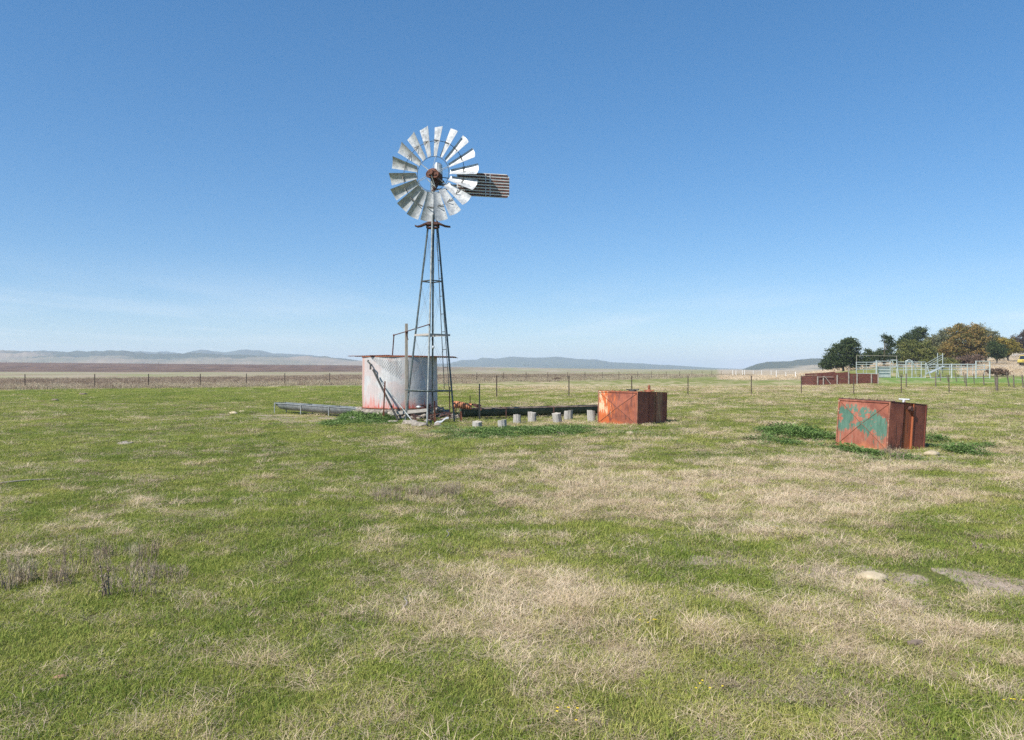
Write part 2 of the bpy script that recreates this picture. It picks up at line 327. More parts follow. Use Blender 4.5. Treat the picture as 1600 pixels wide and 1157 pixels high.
# ------------------------------------------------------------------ mesh builder
ORG = {}
class MB:
    def __init__(s): s.v = []; s.f = []; s.mi = []; s.sm = []; s.cur = 0; s.smooth = False
    def add(s, vs, fs, smooth=None):
        o = len(s.v); s.v += [tuple(v) for v in vs]; s.f += [tuple(i+o for i in f) for f in fs]
        s.mi += [s.cur]*len(fs); s.sm += [s.smooth if smooth is None else smooth]*len(fs)
    def box(s, c, size, rot=None):
        c = Vector(c); a, b, d = [x/2 for x in size]
        P = [Vector((x, y, z)) for x in (-a, a) for y in (-b, b) for z in (-d, d)]
        if rot is not None: P = [rot @ p for p in P]
        s.add([c+p for p in P], [(0,1,3,2),(4,6,7,5),(0,4,5,1),(2,3,7,6),(0,2,6,4),(1,5,7,3)], False)
        return s
    def bar(s, p0, p1, w, h, side=None):
        """rectangular bar p0->p1: w along `side`, h across"""
        p0 = Vector(p0); p1 = Vector(p1); d = (p1-p0).normalized()
        sd = Vector(side) if side is not None else (d.cross(Vector((0, 0, 1))) if abs(d.z) < .95 else Vector((1, 0, 0)))
        sd = (sd-d*sd.dot(d)).normalized(); u = d.cross(sd).normalized()
        vs = []
        for p in (p0, p1):
            for a, b in ((-1,-1),(1,-1),(1,1),(-1,1)): vs.append(p+sd*a*w/2+u*b*h/2)
        s.add(vs, [(3,2,1,0),(4,5,6,7),(0,1,5,4),(1,2,6,5),(2,3,7,6),(3,0,4,7)], False); return s
    def angle(s, p0, p1, da, db, w, t=.008):
        """angle iron: two flanges from the corner line along da and db"""
        p0 = Vector(p0); p1 = Vector(p1); d = (p1-p0).normalized()
        for k, q in enumerate((da, db)):
            q = Vector(q); q = (q-d*q.dot(d)).normalized()
            st = 0 if k == 0 else t*.6
            s.bar(p0+q*(w/2+st), p1+q*(w/2+st), w, t, q)
        return s
    def tube(s, pts, r, n=8, caps=True, smooth=True):
        pts = [Vector(p) for p in pts]; rs = r if isinstance(r, (list, tuple)) else [r]*len(pts)
        vs = []; fs = []; ref = None
        for i, p in enumerate(pts):
            d = (pts[min(i+1, len(pts)-1)]-pts[max(i-1, 0)]).normalized()
            if ref is None: ref = d.orthogonal().normalized()
            ref = (ref-d*ref.dot(d)).normalized(); u = d.cross(ref)
            for k in range(n):
                a = 2*math.pi*k/n; vs.append(p+(ref*math.cos(a)+u*math.sin(a))*rs[i])
        for i in range(len(pts)-1):
            for k in range(n):
                k2 = (k+1) % n; fs.append((i*n+k, i*n+k2, (i+1)*n+k2, (i+1)*n+k))
        s.add(vs, fs, smooth)
        if caps: s.add([vs[k] for k in range(n)][::-1], [tuple(range(n))], False); s.add(vs[-n:], [tuple(range(n))], False)
        return s
    def ring(s, c, R_, r, ax, n=40, m=6):
        c = Vector(c); ax = Vector(ax).normalized(); a = ax.orthogonal().normalized(); b = ax.cross(a)
        vs = []; fs = []
        for i in range(n):
            t = 2*math.pi*i/n; d = a*math.cos(t)+b*math.sin(t)
            for k in range(m):
                q = 2*math.pi*k/m; vs.append(c+d*(R_+r*math.cos(q))+ax*r*math.sin(q))
        for i in range(n):
            for k in range(m):
                i2 = (i+1) % n; k2 = (k+1) % m; fs.append((i*m+k, i*m+k2, i2*m+k2, i2*m+k))
        s.add(vs, fs, True); return s
    def prism(s, poly, z0, z1, top=True, fn=None):
        n = len(poly); vs = [Vector((x, y, z0)) for x, y in poly]+[Vector((x, y, z1)) for x, y in poly]
        fs = [(i, (i+1) % n, n+(i+1) % n, n+i) for i in range(n)]+[tuple(range(n))[::-1], tuple(range(n, 2*n))]
        if fn: vs = [fn(v) for v in vs]
        s.add(vs, fs, False); return s
    def rock(s, c, r, sq=(1, 1, .7), seed=0, sub=2, rough=.22, ang=0):
        bm = bmesh.new(); bmesh.ops.create_icosphere(bm, subdivisions=sub, radius=1)
        rr = random.Random(seed); off = Vector((rr.uniform(0, 99), rr.uniform(0, 99), rr.uniform(0, 99)))
        from mathutils import noise as mn
        c = Vector(c); rot = Matrix.Rotation(ang, 3, 'Z')
        for v in bm.verts:
            d = v.co.normalized(); k = 1+rough*1.6*mn.noise(d*1.3+off)+rough*.6*mn.noise(d*3.5+off)
            v.co = d*k
        base = [v.co.copy() for v in bm.verts]
        vs = [c+rot @ Vector((b.x*r*sq[0], b.y*r*sq[1], b.z*r*sq[2])) for b in base]
        s.add(vs, [tuple(v.index for v in f.verts) for f in bm.faces], True); bm.free(); return s
    def xform(s, mat): s.v = [tuple(mat @ Vector(v)) for v in s.v]; return s
    def build(s, name, mat, parent=None, origin=None, local=False):
        mats = mat if isinstance(mat, (list, tuple)) else [mat]
        if parent is not None: o = Vector((0, 0, 0)) if local else ORG[parent.name]
        else: o = Vector(origin) if origin is not None else Vector((0, 0, 0))
        me = bpy.data.meshes.new(name)
        me.from_pydata([(v[0]-o.x, v[1]-o.y, v[2]-o.z) for v in s.v], [], s.f)
        for m_ in mats: me.materials.append(m_)
        me.polygons.foreach_set('material_index', s.mi); me.polygons.foreach_set('use_smooth', s.sm); me.update()
        ob = bpy.data.objects.new(name, me); COL.objects.link(ob)
        if parent is not None: ob.parent = parent; ORG[ob.name] = o
        else: ob.location = o; ORG[ob.name] = o
        return ob
def tag(o, label=None, cat=None, group=None, kind=None):
    if label: o['label'] = label
    if cat: o['category'] = cat
    if group: o['group'] = group
    if kind: o['kind'] = kind
    return o
def thing(name, label, cat, loc, group=None, rz=0):
    o = bpy.data.objects.new(name, None); COL.objects.link(o); o.location = loc; o.rotation_euler = (0, 0, rz)
    o.empty_display_size = .2; ORG[o.name] = Vector(loc); tag(o, label, cat, group); return o
def copy_tree(o, parent=None):
    c = o.copy(); COL.objects.link(c); c.parent = parent
    for ch in o.children: copy_tree(ch, c)
    return c

# ------------------------------------------------------------------ camera, light, sky
cam = bpy.data.cameras.new('camera'); co = bpy.data.objects.new('camera', cam); COL.objects.link(co); SC.camera = co
co.location = (0, 0, EYE); co.rotation_euler = (R(90), 0, 0)
cam.sensor_fit = 'HORIZONTAL'; cam.sensor_width = 36; cam.lens = 36*F/1600; cam.shift_y = (HZ-578.5)/1600
cam.clip_start = .05; cam.clip_end = 60000

SUN_EL = 47; SUN_AZ = math.atan2(-.74, -.67)       # towards the sun, x=sin, y=cos
sd = Vector((math.sin(SUN_AZ)*math.cos(R(SUN_EL)), math.cos(SUN_AZ)*math.cos(R(SUN_EL)), math.sin(R(SUN_EL))))
sl = bpy.data.lights.new('sun', 'SUN'); sl.energy = 4.9; sl.angle = R(.5); sl.color = (1, .95, .87)
so = bpy.data.objects.new('sun', sl); COL.objects.link(so); so.rotation_euler = sd.to_track_quat('Z', 'Y').to_euler(); so.location = (0, 0, 50)
w = bpy.data.worlds.new('World'); SC.world = w; w.use_nodes = True
nt = w.node_tree; nt.nodes.clear(); g = N(nt)
sky = g.n('ShaderNodeTexSky', sky_type='NISHITA'); sky.sun_disc = False; sky.sun_elevation = R(SUN_EL); sky.sun_rotation = SUN_AZ
sky.altitude = 0; sky.air_density = .8; sky.dust_density = .2; sky.ozone_density = 6
ms = g.n('ShaderNodeVectorMath', operation='SCALE'); g.link(sky.outputs[0], ms.inputs[0]); ms.inputs['Scale'].default_value = .1
gm_ = g.n('ShaderNodeGamma'); g.link(ms.outputs[0], gm_.inputs[0]); gm_.inputs[1].default_value = .72
hs_ = g.n('ShaderNodeHueSaturation'); g.link(gm_.outputs[0], hs_.inputs['Color']); hs_.inputs['Saturation'].default_value = 1.37; hs_.inputs['Value'].default_value = 7.35
bg = g.n('ShaderNodeBackground'); bg.inputs[1].default_value = .11
ow = g.n('ShaderNodeOutputWorld')
# thin high cirrus: a real layer of the sky, brighter than the blue behind it
tc = g.n('ShaderNodeTexCoord').outputs['Generated']
x, y, z = g.xyz(tc)
zz = g.math('MAXIMUM', z, .02)
cx = g.math('DIVIDE', x, zz); cy = g.math('DIVIDE', y, zz)
cmb = g.n('ShaderNodeCombineXYZ'); g.link(cx, cmb.inputs[0]); g.link(cy, cmb.inputs[1])
mp = g.n('ShaderNodeMapping'); g.link(cmb.outputs[0], mp.inputs[0]); mp.inputs['Scale'].default_value = (.14, .05, 1); mp.inputs['Rotation'].default_value = (0, 0, .25)
cn = g.noise(mp.outputs[0], 1.6, 6, .55)
cf = g.math('MULTIPLY', g.math('MULTIPLY', g.step(cn, .46, .66), g.step(z, .0, .05)), g.step(z, .14, .05))
cf = g.math('MULTIPLY', cf, .24)
c = g.mix(cf, hs_.outputs[0], (5.9, 6.3, 6.7))
g.link(c, bg.inputs[0]); g.link(bg.outputs[0], ow.inputs[0])
SC.view_settings.view_transform = 'Standard'; SC.view_settings.look = 'None'; SC.view_settings.exposure = .58; SC.view_settings.gamma = 1
SC.cycles.max_bounces = 6; SC.cycles.diffuse_bounces = 3; SC.cycles.glossy_bounces = 2; SC.cycles.transmission_bounces = 3; SC.cycles.volume_bounces = 1
SC.cycles.use_denoising = False; SC.cycles.use_adaptive_sampling = True; SC.cycles.adaptive_threshold = .01

# ------------------------------------------------------------------ ground sheet
def build_ground():
    rad = [0]+list(np.geomspace(1.2, 30000, 420))
    fr = np.arange(-50, 50.01, .33); back = np.arange(50, 310, 10)[1:]
    ang = np.radians(np.concatenate([fr, back])); n = len(ang)
    Rr, A = np.meshgrid(np.array(rad[1:]), ang, indexing='ij')
    X = (Rr*np.sin(A)).ravel(); Y = (Rr*np.cos(A)).ravel(); Z = terrain(X, Y)
    V = np.concatenate([[[0, 0, tz(0, .01)]], np.stack([X, Y, Z], 1)])
    faces = []
    m = len(rad)-1
    idx = 1+np.arange(m*n).reshape(m, n); nx = np.roll(idx, -1, 1)
    q = np.stack([idx[:-1].ravel(), idx[1:].ravel(), nx[1:].ravel(), nx[:-1].ravel()], 1)[:, ::-1]
    tris = np.stack([np.zeros(n, int), idx[0], nx[0]], 1)[:, ::-1]
    me = bpy.data.meshes.new('ground')
    me.from_pydata(V.tolist(), [], q.tolist()+tris.tolist())
    me.polygons.foreach_set('use_smooth', [True]*len(me.polygons))
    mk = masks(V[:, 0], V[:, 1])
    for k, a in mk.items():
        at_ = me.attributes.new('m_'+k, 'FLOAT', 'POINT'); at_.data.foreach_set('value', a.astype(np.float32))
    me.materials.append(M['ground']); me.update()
    # normals up?
    ob = bpy.data.objects.new('ground', me); COL.objects.link(ob); ob['kind'] = 'structure'
    if me.polygons[0].normal.z < 0: me.flip_normals()
build_ground()

# ------------------------------------------------------------------ far hills
def hill_mat(name, pale1, pale2, forest, ft):
    m, nt, b, o = newmat(name); g = N(nt)
    n1 = g.noise(g.coords((1, 1, 3), True), .0011, 6, .6); n2 = g.noise(g.coords((1, .6, 2), True), .004, 5, .6)
    c = g.mix(g.step(n2, .4, .6), pale1, pale2)
    geo = g.attr('hh').outputs['Fac']
    f = g.math('ADD', g.math('ADD', n1, g.math('MULTIPLY', geo, .28)), g.math('MULTIPLY', g.math('SUBTRACT', n2, .5), .25))
    c = g.mix(g.step(f, ft, ft+.06), c, forest)
    g.link(c, b.inputs['Base Color']); b.inputs['Roughness'].default_value = 1; b.inputs['Specular IOR Level'].default_value = 0
    return m
M['hill_far'] = hill_mat('far_hill_slopes', (.25,.20,.145), (.155,.15,.105), (.05,.065,.045), .73)
M['hill_blue'] = hill_mat('wooded_hills', (.20,.18,.13), (.2,.2,.12), (.05,.07,.05), .42)
M['hill_near'] = hill_mat('wooded_headland', (.30,.25,.17), (.24,.20,.14), (.035,.05,.028), .50)
def hills(name, prof, D, depth, mat, rough=1.0, seed=1, x0=-500, x1=2100, step=3):
    """a range whose crest stands at distance D; depth = how far its foot reaches towards us"""
    pxs = np.arange(x0, x1+1, step); crest = np.interp(pxs, [p[0] for p in prof], [p[1] for p in prof])
    T = np.concatenate([np.linspace(0, 1, 22), np.linspace(1.05, 2, 8)])
    V = []; H = []
    for t in T:
        d = D-depth*(1-t) if t <= 1 else D+depth*.8*(t-1)
        X = (pxs-800)/F*d; Y = np.full_like(X, d)
        amp = (HZ-crest)/F*D
        n = fbm(X/(D*.035), Y/(D*.05)+seed, seed, 5)
        prf = (sm(0, 1, t)**.9 if t <= 1 else 1-sm(1, 2, t))
        z = amp*prf*(1+rough*(n-.5)*.9*(1 if t < .97 else .0)*(4*t*(1-t) if t < 1 else 0))+(fbm(X/(D*.008), Y/(D*.008), seed+5, 3)-.5)*amp.clip(0, 1e9)*.10
        V.append(np.stack([X, Y, z-3], 1)); H.append(np.full_like(X, float(prf)))
    V = np.concatenate(V); n = len(pxs); m = len(T)
    idx = np.arange(m*n).reshape(m, n)
    q = np.stack([idx[:-1, :-1].ravel(), idx[:-1, 1:].ravel(), idx[1:, 1:].ravel(), idx[1:, :-1].ravel()], 1)
    me = bpy.data.meshes.new(name); me.from_pydata(V.tolist(), [], q.tolist()); me.polygons.foreach_set('use_smooth', [True]*len(q))
    a = me.attributes.new('hh', 'FLOAT', 'POINT'); a.data.foreach_set('value', np.concatenate(H).astype(np.float32))
    me.materials.append(mat); ob = bpy.data.objects.new(name, me); COL.objects.link(ob); ob['kind'] = 'structure'
    return ob
# crest profiles, in photo pixels across
hills('hills_pale', [(-500,556),(-100,552),(0,549),(45,549),(80,550),(120,550),(150,549),(190,549.5),(240,552),(290,553),(350,554),(420,556),(480,557),(540,560),(580,564),(640,569),(700,571),(760,571.5),(860,573),(1000,574.5),(1150,576),(1200,577.5),(2100,577.5)],
      2700, 1500, M['hill_far'], 1.0, 3)
hills('hills_blue', [(-500,560),(0,553),(40,550),(70,547),(85,548),(120,552),(165,550),(200,550),(215,548.5),(240,550),(262,549),(285,552),(300,548),(315,545.5),(335,548),(350,549),(362,549),(376,546),(384,545),(395,546.5),(405,546),(425,551),(450,553),(475,553),(500,556),(530,560),(560,566),(640,570),(700,567),(722,561.5),(745,561),(753,557.5),(775,559.5),(795,557),(830,558),(850,557.5),(868,556),(885,558),(905,560),(930,560.5),(955,565),(980,566),(1010,567.5),(1040,569),(1080,571.5),(1110,573.5),(1150,575),(1300,577.5),(2100,577.5)],
      3700, 900, M['hill_blue'], .8, 8)
hills('headland', [(-500,580),(1135,580),(1155,576.5),(1165,572.5),(1180,568),(1198,563),(1210,562.8),(1235,562),(1245,560),(1262,558),(1278,557.5),(1290,558),(1320,559),(1400,556),(1500,552),(1700,545),(2100,550)],
      1900, 600, M['hill_near'], 1.0, 15, x0=1100)

# ------------------------------------------------------------------ haze
hb = MB(); hb.box((0, 0, 49), (42000, 42000, 116)); hz = hb.build('haze', [], None); hz['kind'] = 'stuff'
hm = bpy.data.materials.new('haze_air'); hm.use_nodes = True; hn = hm.node_tree; hn.nodes.clear()
pv = hn.nodes.new('ShaderNodeVolumePrincipled'); ho = hn.nodes.new('ShaderNodeOutputMaterial')
pv.inputs['Color'].default_value = (.74, .86, 1, 1); pv.inputs['Density'].default_value = 2.5e-4; pv.inputs['Anisotropy'].default_value = .1
hn.links.new(pv.outputs[0], ho.inputs['Volume']); hz.data.materials.append(hm)

# ------------------------------------------------------------------ scattered vegetation (stuff)
def tuft(kind, seed):
    rr = random.Random(seed); V = []; Fc = []; B = []
    def blade(p, h, w, lean, az, bt, curl=1.0, seg=2):
        o = len(V); dx, dy = math.cos(az), math.sin(az); sx, sy = -dy, dx
        # wide face turned partly to the viewer by random twist
        tw = rr.uniform(-1, 1); sx, sy = sx*math.cos(tw)-sy*math.sin(tw), sx*math.sin(tw)+sy*math.cos(tw)
        for i in range(seg+1):
            t = i/seg; hh = h*(t-.35*lean*t*t*curl); out = h*lean*t*t*1.1
            ww = w*(1-t)**.7/2 if i < seg else 0
            c = (p[0]+dx*out, p[1]+dy*out, p[2]+max(hh, .004))
            if i < seg: V.append((c[0]-sx*ww, c[1]-sy*ww, c[2])); V.append((c[0]+sx*ww, c[1]+sy*ww, c[2])); B.extend([bt, bt])
            else: V.append(c); B.append(bt)
        for i in range(seg-1): Fc.append((o+2*i, o+2*i+1, o+2*i+3, o+2*i+2))
        k = o+2*(seg-1); Fc.append((k, k+1, k+2))
    def disc():
        a = rr.uniform(0, 6.283); d = math.sqrt(rr.random()); return d*math.cos(a), d*math.sin(a)
    if kind == 'green':
        for _ in range(110):
            x, y = disc(); blade((x*.15, y*.15, -.004), rr.uniform(.018, .05), rr.uniform(.0025, .0048), rr.uniform(.2, 1.1), rr.uniform(0, 6.283), rr.random())
    elif kind == 'dry':
        for _ in range(75):
            x, y = disc(); blade((x*.10, y*.10, -.004), rr.uniform(.04, .13), rr.uniform(.0018, .0036), rr.uniform(.5, 1.7), rr.uniform(0, 6.283), rr.random(), 1.15, 3)
    elif kind == 'grey':
        for _ in range(80):
            x, y = disc(); blade((x*.13, y*.13, -.002), rr.uniform(.02, .06), rr.uniform(.0022, .0045), rr.uniform(.7, 1.9), rr.uniform(0, 6.283), rr.random(), 1.1)
    elif kind == 'weed':
        for _ in range(46):
            x, y = disc(); h = rr.uniform(.02, .17)*(1-.5*(x*x+y*y)); az = rr.uniform(0, 6.283); L = rr.uniform(.03, .07); wd = L*rr.uniform(.35, .6)
            o = len(V); dx, dy = math.cos(az), math.sin(az); sx, sy = -dy*wd, dx*wd; up = rr.uniform(-.3, .7)*L
            p = (x*.17, y*.17, h); bt = rr.random()
            V += [p, (p[0]+dx*L*.5+sx*.5, p[1]+dy*L*.5+sy*.5, h+up*.6), (p[0]+dx*L, p[1]+dy*L, h+up*.7), (p[0]+dx*L*.5-sx*.5, p[1]+dy*L*.5-sy*.5, h+up*.6)]
            Fc.append((o, o+1, o+2, o+3)); B += [bt]*4
    elif kind == 'brown':
        for _ in range(26):
            x, y = disc(); az = rr.uniform(0, 6.283); h = rr.uniform(.12, .42); blade((x*.3, y*.3, 0), h, .014, rr.uniform(.05, .45), az, rr.random()*.6, 1, 2)
            for k in range(5):
                t = rr.uniform(.35, 1); blade((x*.3, y*.3, h*t*.8), .09, .012, rr.uniform(.3, 1.2), rr.uniform(0, 6.283), rr.random(), .6)
        for _ in range(30):
            x, y = disc(); blade((x*.35, y*.35, 0), rr.uniform(.06, .16), .010, rr.uniform(.3, 1.4), rr.uniform(0, 6.283), .6+rr.random()*.4)
    elif kind == 'flower':
        for _ in range(5):
            x, y = disc(); h = rr.uniform(.03, .055); o = len(V); rd = .0075
            for k in range(6): V.append((x*.12+rd*math.cos(k*1.047), y*.12+rd*math.sin(k*1.047), h+.002*(k % 2)))
            Fc.append(tuple(range(o, o+6))); B += [rr.random()]*6
    me = bpy.data.meshes.new('tuft_'+kind); me.from_pydata(V, [], Fc)
    a = me.attributes.new('bt', 'FLOAT', 'POINT'); a.data.foreach_set('value', np.array(B, np.float32))
    me.materials.append(M['g_'+kind]); me.update()
    return bpy.data.objects.new('tuft_'+kind, me)      # never linked to the scene: only the geometry nodes read it

def scatter(name, kind, P, scl, tint, label, cat, nvar=4):
    n = len(P); me = bpy.data.meshes.new(name); me.vertices.add(n); me.vertices.foreach_set('co', P.astype(np.float32).ravel())
    rot = np.stack([rng.uniform(-.12, .12, n), rng.uniform(-.12, .12, n), rng.uniform(0, 6.283, n)], 1)
    for k, tp, arr in (('rot', 'FLOAT_VECTOR', rot), ('scl', 'FLOAT_VECTOR', scl)):
        a = me.attributes.new(k, tp, 'POINT'); a.data.foreach_set('vector', arr.astype(np.float32).ravel())
    a = me.attributes.new('tint', 'FLOAT', 'POINT'); a.data.foreach_set('value', np.clip(tint, 0, 1).astype(np.float32))
    a = me.attributes.new('var', 'INT', 'POINT'); a.data.foreach_set('value', rng.integers(0, nvar, n).astype(np.int32))
    ob = bpy.data.objects.new(name, me); COL.objects.link(ob); tag(ob, label, cat, None, 'stuff')
    me.materials.append(M['g_'+kind])
    ng = bpy.data.node_groups.new(name+'_nodes', 'GeometryNodeTree')
    ng.interface.new_socket('Geometry', in_out='INPUT', socket_type='NodeSocketGeometry'); ng.interface.new_socket('Geometry', in_out='OUTPUT', socket_type='NodeSocketGeometry')
    gi = ng.nodes.new('NodeGroupInput'); go = ng.nodes.new('NodeGroupOutput'); jn = ng.nodes.new('GeometryNodeJoinGeometry')
    mp_ = ng.nodes.new('GeometryNodeMeshToPoints'); ng.links.new(gi.outputs[0], mp_.inputs[0])
    def na(nm, dt):
        x = ng.nodes.new('GeometryNodeInputNamedAttribute'); x.data_type = dt; x.inputs[0].default_value = nm
        return [o for o in x.outputs if o.enabled and o.name == 'Attribute'][0]
    ar = na('rot', 'FLOAT_VECTOR'); as_ = na('scl', 'FLOAT_VECTOR'); av = na('var', 'INT')
    for k in range(nvar):
        t = tuft(kind, 100+k)
        oi = ng.nodes.new('GeometryNodeObjectInfo'); oi.inputs[0].default_value = t; oi.inputs[1].default_value = True
        cp = ng.nodes.new('FunctionNodeCompare'); cp.data_type = 'INT'; cp.operation = 'EQUAL'
        ii = [s for s in cp.inputs if s.type == 'INT']; ng.links.new(av, ii[0]); ii[1].default_value = k
        ip = ng.nodes.new('GeometryNodeInstanceOnPoints')
        ng.links.new(mp_.outputs[0], ip.inputs['Points']); ng.links.new(cp.outputs[0], ip.inputs['Selection'])
        ng.links.new(oi.outputs['Geometry'], ip.inputs['Instance']); ng.links.new(ar, ip.inputs['Rotation']); ng.links.new(as_, ip.inputs['Scale'])
        ng.links.new(ip.outputs[0], jn.inputs[0])
    ng.links.new(jn.outputs[0], go.inputs[0])
    md = ob.modifiers.new('scatter', 'NODES'); md.node_group = ng
    return ob

def sample(n, y0, y1, power, margin=.12):
    """points on the ground, density falling off as 1/Y^power"""
    u = rng.random(n); e = 2-power
    if abs(e) < 1e-3: Y = y0*(y1/y0)**u
    else: Y = (y0**e+u*(y1**e-y0**e))**(1/e)
    X = (rng.random(n)*2-1)*(.5*1600/F+margin)*Y
    return X, Y
# where nothing should grow (inside tanks, under the plinth)
def clear(X, Y):
    k = np.hypot(X+3.83, Y-27.25) > 1.5
    k &= np.hypot(X-3.55, Y-24.3) > .75
    k &= np.hypot(X-7.55, Y-17.05) > .7
    return k
def place(kind, name, n, y0, y1, power, accept, smul, label, cat, tintf, hmul=None):
    X, Y = sample(n, y0, y1, power); mk = masks(X, Y); a = accept(mk, X, Y)
    k = (rng.random(n) < a) & clear(X, Y); X = X[k]; Y = Y[k]; mk = {q: v[k] for q, v in mk.items()}
    Z = terrain(X, Y); s = smul(Y)*rng.uniform(.7, 1.35, len(X)); hs = (hmul(Y) if hmul else 1.0)*rng.uniform(.55, 1.2, len(X))*(.7+.9*fbm(X*1.3, Y*1.3, 301, 2))
    return X, Y, Z, np.stack([s, s, hs], 1), tintf(mk, X, Y)
wide = lambda Y: np.interp(Y, [3, 10, 25, 70, 130], [1.0, 1.35, 2.4, 4.6, 7])
tall = lambda Y: np.interp(Y, [3, 10, 25, 70], [1.0, 1.05, 1.1, 1.35])
X, Y, Z, S, T = place('green', 'grass', 62000, 3.0, 75, 1.25, lambda m, X, Y: (1.0-.6*m['dry'])*(1-.8*m['soil'])*(1-m['weed']), wide, '', '',
    lambda m, X, Y: .30+.55*(fbm(X*.8, Y*.6, 91, 3)-.35)+.35*m['dry']+.25*(fbm(X*4, Y*4, 191, 2)-.5)+rng.normal(0, .17, len(X)), tall)
scatter('grass', 'green', np.stack([X, Y, Z], 1), S, T, 'short green pasture grass covering the paddock', 'grass')
X, Y, Z, S, T = place('dry', 'dry_grass', 60000, 3.0, 75, 1.25, lambda m, X, Y: (.03+.9*sm(.18, .85, m['dry']))*.72*(1-.95*m['soil'])*(1-.7*m['weed'])*(1-m['bright']), lambda Y: wide(Y)*1.0, '', '',
    lambda m, X, Y: .35+.5*(fbm(X*.5, Y*.5, 95, 3)-.3)+.25*(m['dry']-.5)+rng.normal(0, .15, len(X)), lambda Y: tall(Y)*np.interp(Y, [3, 10, 30], [.68, .85, 1.0]))
scatter('dry_grass', 'dry', np.stack([X, Y, Z], 1), S, T, 'straw coloured dry grass lying in patches across the paddock', 'dry grass')
X, Y, Z, S, T = place('grey', 'dead_grass', 26000, 3.0, 40, 1.3, lambda m, X, Y: (.16+.5*sm(.52, .72, fbm(X*1.1, Y*.9, 99, 3)))*(1-.4*m['soil']), wide, '', '',
    lambda m, X, Y: rng.random(len(X))*.8, tall)
scatter('dead_grass', 'grey', np.stack([X, Y, Z], 1), S, T, 'grey brown dead thatch among the green grass', 'dead grass')
# brown weeds beyond the fence
X, Y = sample(26000, 60, 235, 1.2); mk = masks(X, Y); k = rng.random(len(X)) < mk['weed']*.95; X = X[k]; Y = Y[k]
px_, py_ = to_px(X, Y); dd = np.interp(px_, FENCE[0], FENCE[1])-py_
T = np.where(dd < 4, .66, .32)+rng.normal(0, .16, len(X))+.3*(vnoise(X*.2, Y*.2, 12)-.5)
s = np.interp(Y, [60, 100, 230], [1.6, 1.9, 3.2])*rng.uniform(.7, 1.3, len(X))
scatter('brown_weeds', 'brown', np.stack([X, Y, terrain(X, Y)], 1), np.stack([s, s, rng.uniform(.5, 1.25, len(X))], 1), T, 'brown dead weeds in a long band behind the far fence', 'weeds')
# tall pale grass on the right rise, seen as a fringe
X, Y = sample(16000, 84, 190, .6); r_ = X/Y; mk = masks(X, Y); k = (rng.random(len(X)) < mk['tan']*.9) & (r_ > .26); X = X[k]; Y = Y[k]
s = rng.uniform(5, 9, len(X)); 
scatter('tall_grass', 'dry', np.stack([X, Y, terrain(X, Y)], 1), np.stack([s, s, rng.uniform(3.5, 6, len(X))], 1), rng.normal(.55, .2, len(X)), 'tall bleached grass on the slope around the yards', 'tall grass')
PW = []
for (cx_, cy_, wx_, wy_, n_) in ((60,905,80,30,9),(190,900,100,30,9),(120,880,130,20,6),(245,905,70,20,5),(602,776,26,7,7),(640,776,26,6,4),(706,774,16,7,5),(675,778,40,6,10),(1395,712,20,4,8)):
    c0 = gp(cx_, cy_); hw = wx_/F*c0.y; hd = (gp(cx_, cy_-wy_).y-gp(cx_, cy_+wy_).y)/2
    PW.append(np.stack([c0.x+hw*rng.normal(0, .5, n_), c0.y+hd*rng.normal(0, .5, n_)], 1))
PW = np.concatenate(PW); s = rng.uniform(.16, .34, len(PW))
scatter('dead_weeds', 'brown', np.stack([PW[:, 0], PW[:, 1], terrain(PW[:, 0], PW[:, 1])], 1), np.stack([s, s, s*rng.uniform(1.0, 1.9, len(s))], 1), rng.normal(.5, .25, len(PW)), 'thin grey brown dead weeds standing in loose patches in the foreground grass', 'weeds')
# leafy weeds: mounds given in photo pixels (cx, cy, half width px, half height px, n, height)
mounds = [(865,675,75,8,1100,1.0),(800,676,80,9,1300,.9),(735,679,60,9,900,.8),(940,680,80,7,200,.6),(700,672,40,6,200,.8),(1020,688,50,6,120,.55),
 (1255,684,44,13,520,1.7),(1215,688,26,9,220,1.2),(1285,690,30,11,520,1.4),(1310,703,34,6,320,1.0),(1340,711,45,5,260,.9),(1190,692,20,8,80,1.0),(1375,718,25,6,110,.9),
 (1455,688,22,7,110,1.1),(1500,706,40,8,260,1.2),(1545,700,18,5,80,.9),(1415,716,25,4,40,.7),(590,662,45,5,160,.8),(520,662,60,4,120,.6),(585,658,45,4,420,1.5),(558,655,24,5,260,1.8),(530,662,40,4,200,.9),(430,664,60,3,90,.5)]
PX = []; SS = []
for (cx_, cy_, wx_, wy_, n_, h_) in mounds:
    c0 = gp(cx_, cy_); hw = wx_/F*c0.y; hd = (gp(cx_, cy_-wy_).y-gp(cx_, cy_+wy_).y)/2
    a = rng.uniform(0, 6.283, n_); d = np.sqrt(rng.random(n_))*np.where(rng.random(n_) < .12, 1.5, 1.0); X = c0.x+hw*d*np.cos(a)*(1+.25*np.sin(3*a)); Y = c0.y+hd*d*np.sin(a)
    k = clear(X, Y) & (rng.random(n_) < sm(.30, .62, fbm(X*2.2, Y*1.4, 77, 3))*1.15*(1.15-d*.6)); X = X[k]; Y = Y[k]; d = d[k]
    Z = terrain(X, Y)-.03; PX.append(np.stack([X, Y, Z], 1))
    hh = h_*np.maximum(1.15-.6*d*d, .3)*rng.uniform(.6, 1.2, len(X)); q = rng.uniform(.7, 1.35, len(X))*np.clip(.8+.2*h_, .9, 1.4)
    SS.append(np.stack([q, q, np.maximum(hh, .35)], 1))
PX = np.concatenate(PX); SS = np.concatenate(SS)
scatter('leafy_weeds', 'weed', PX, SS, rng.normal(.45, .25, len(PX)), 'dark green leafy weeds in low mounds around the troughs and tanks', 'weeds')
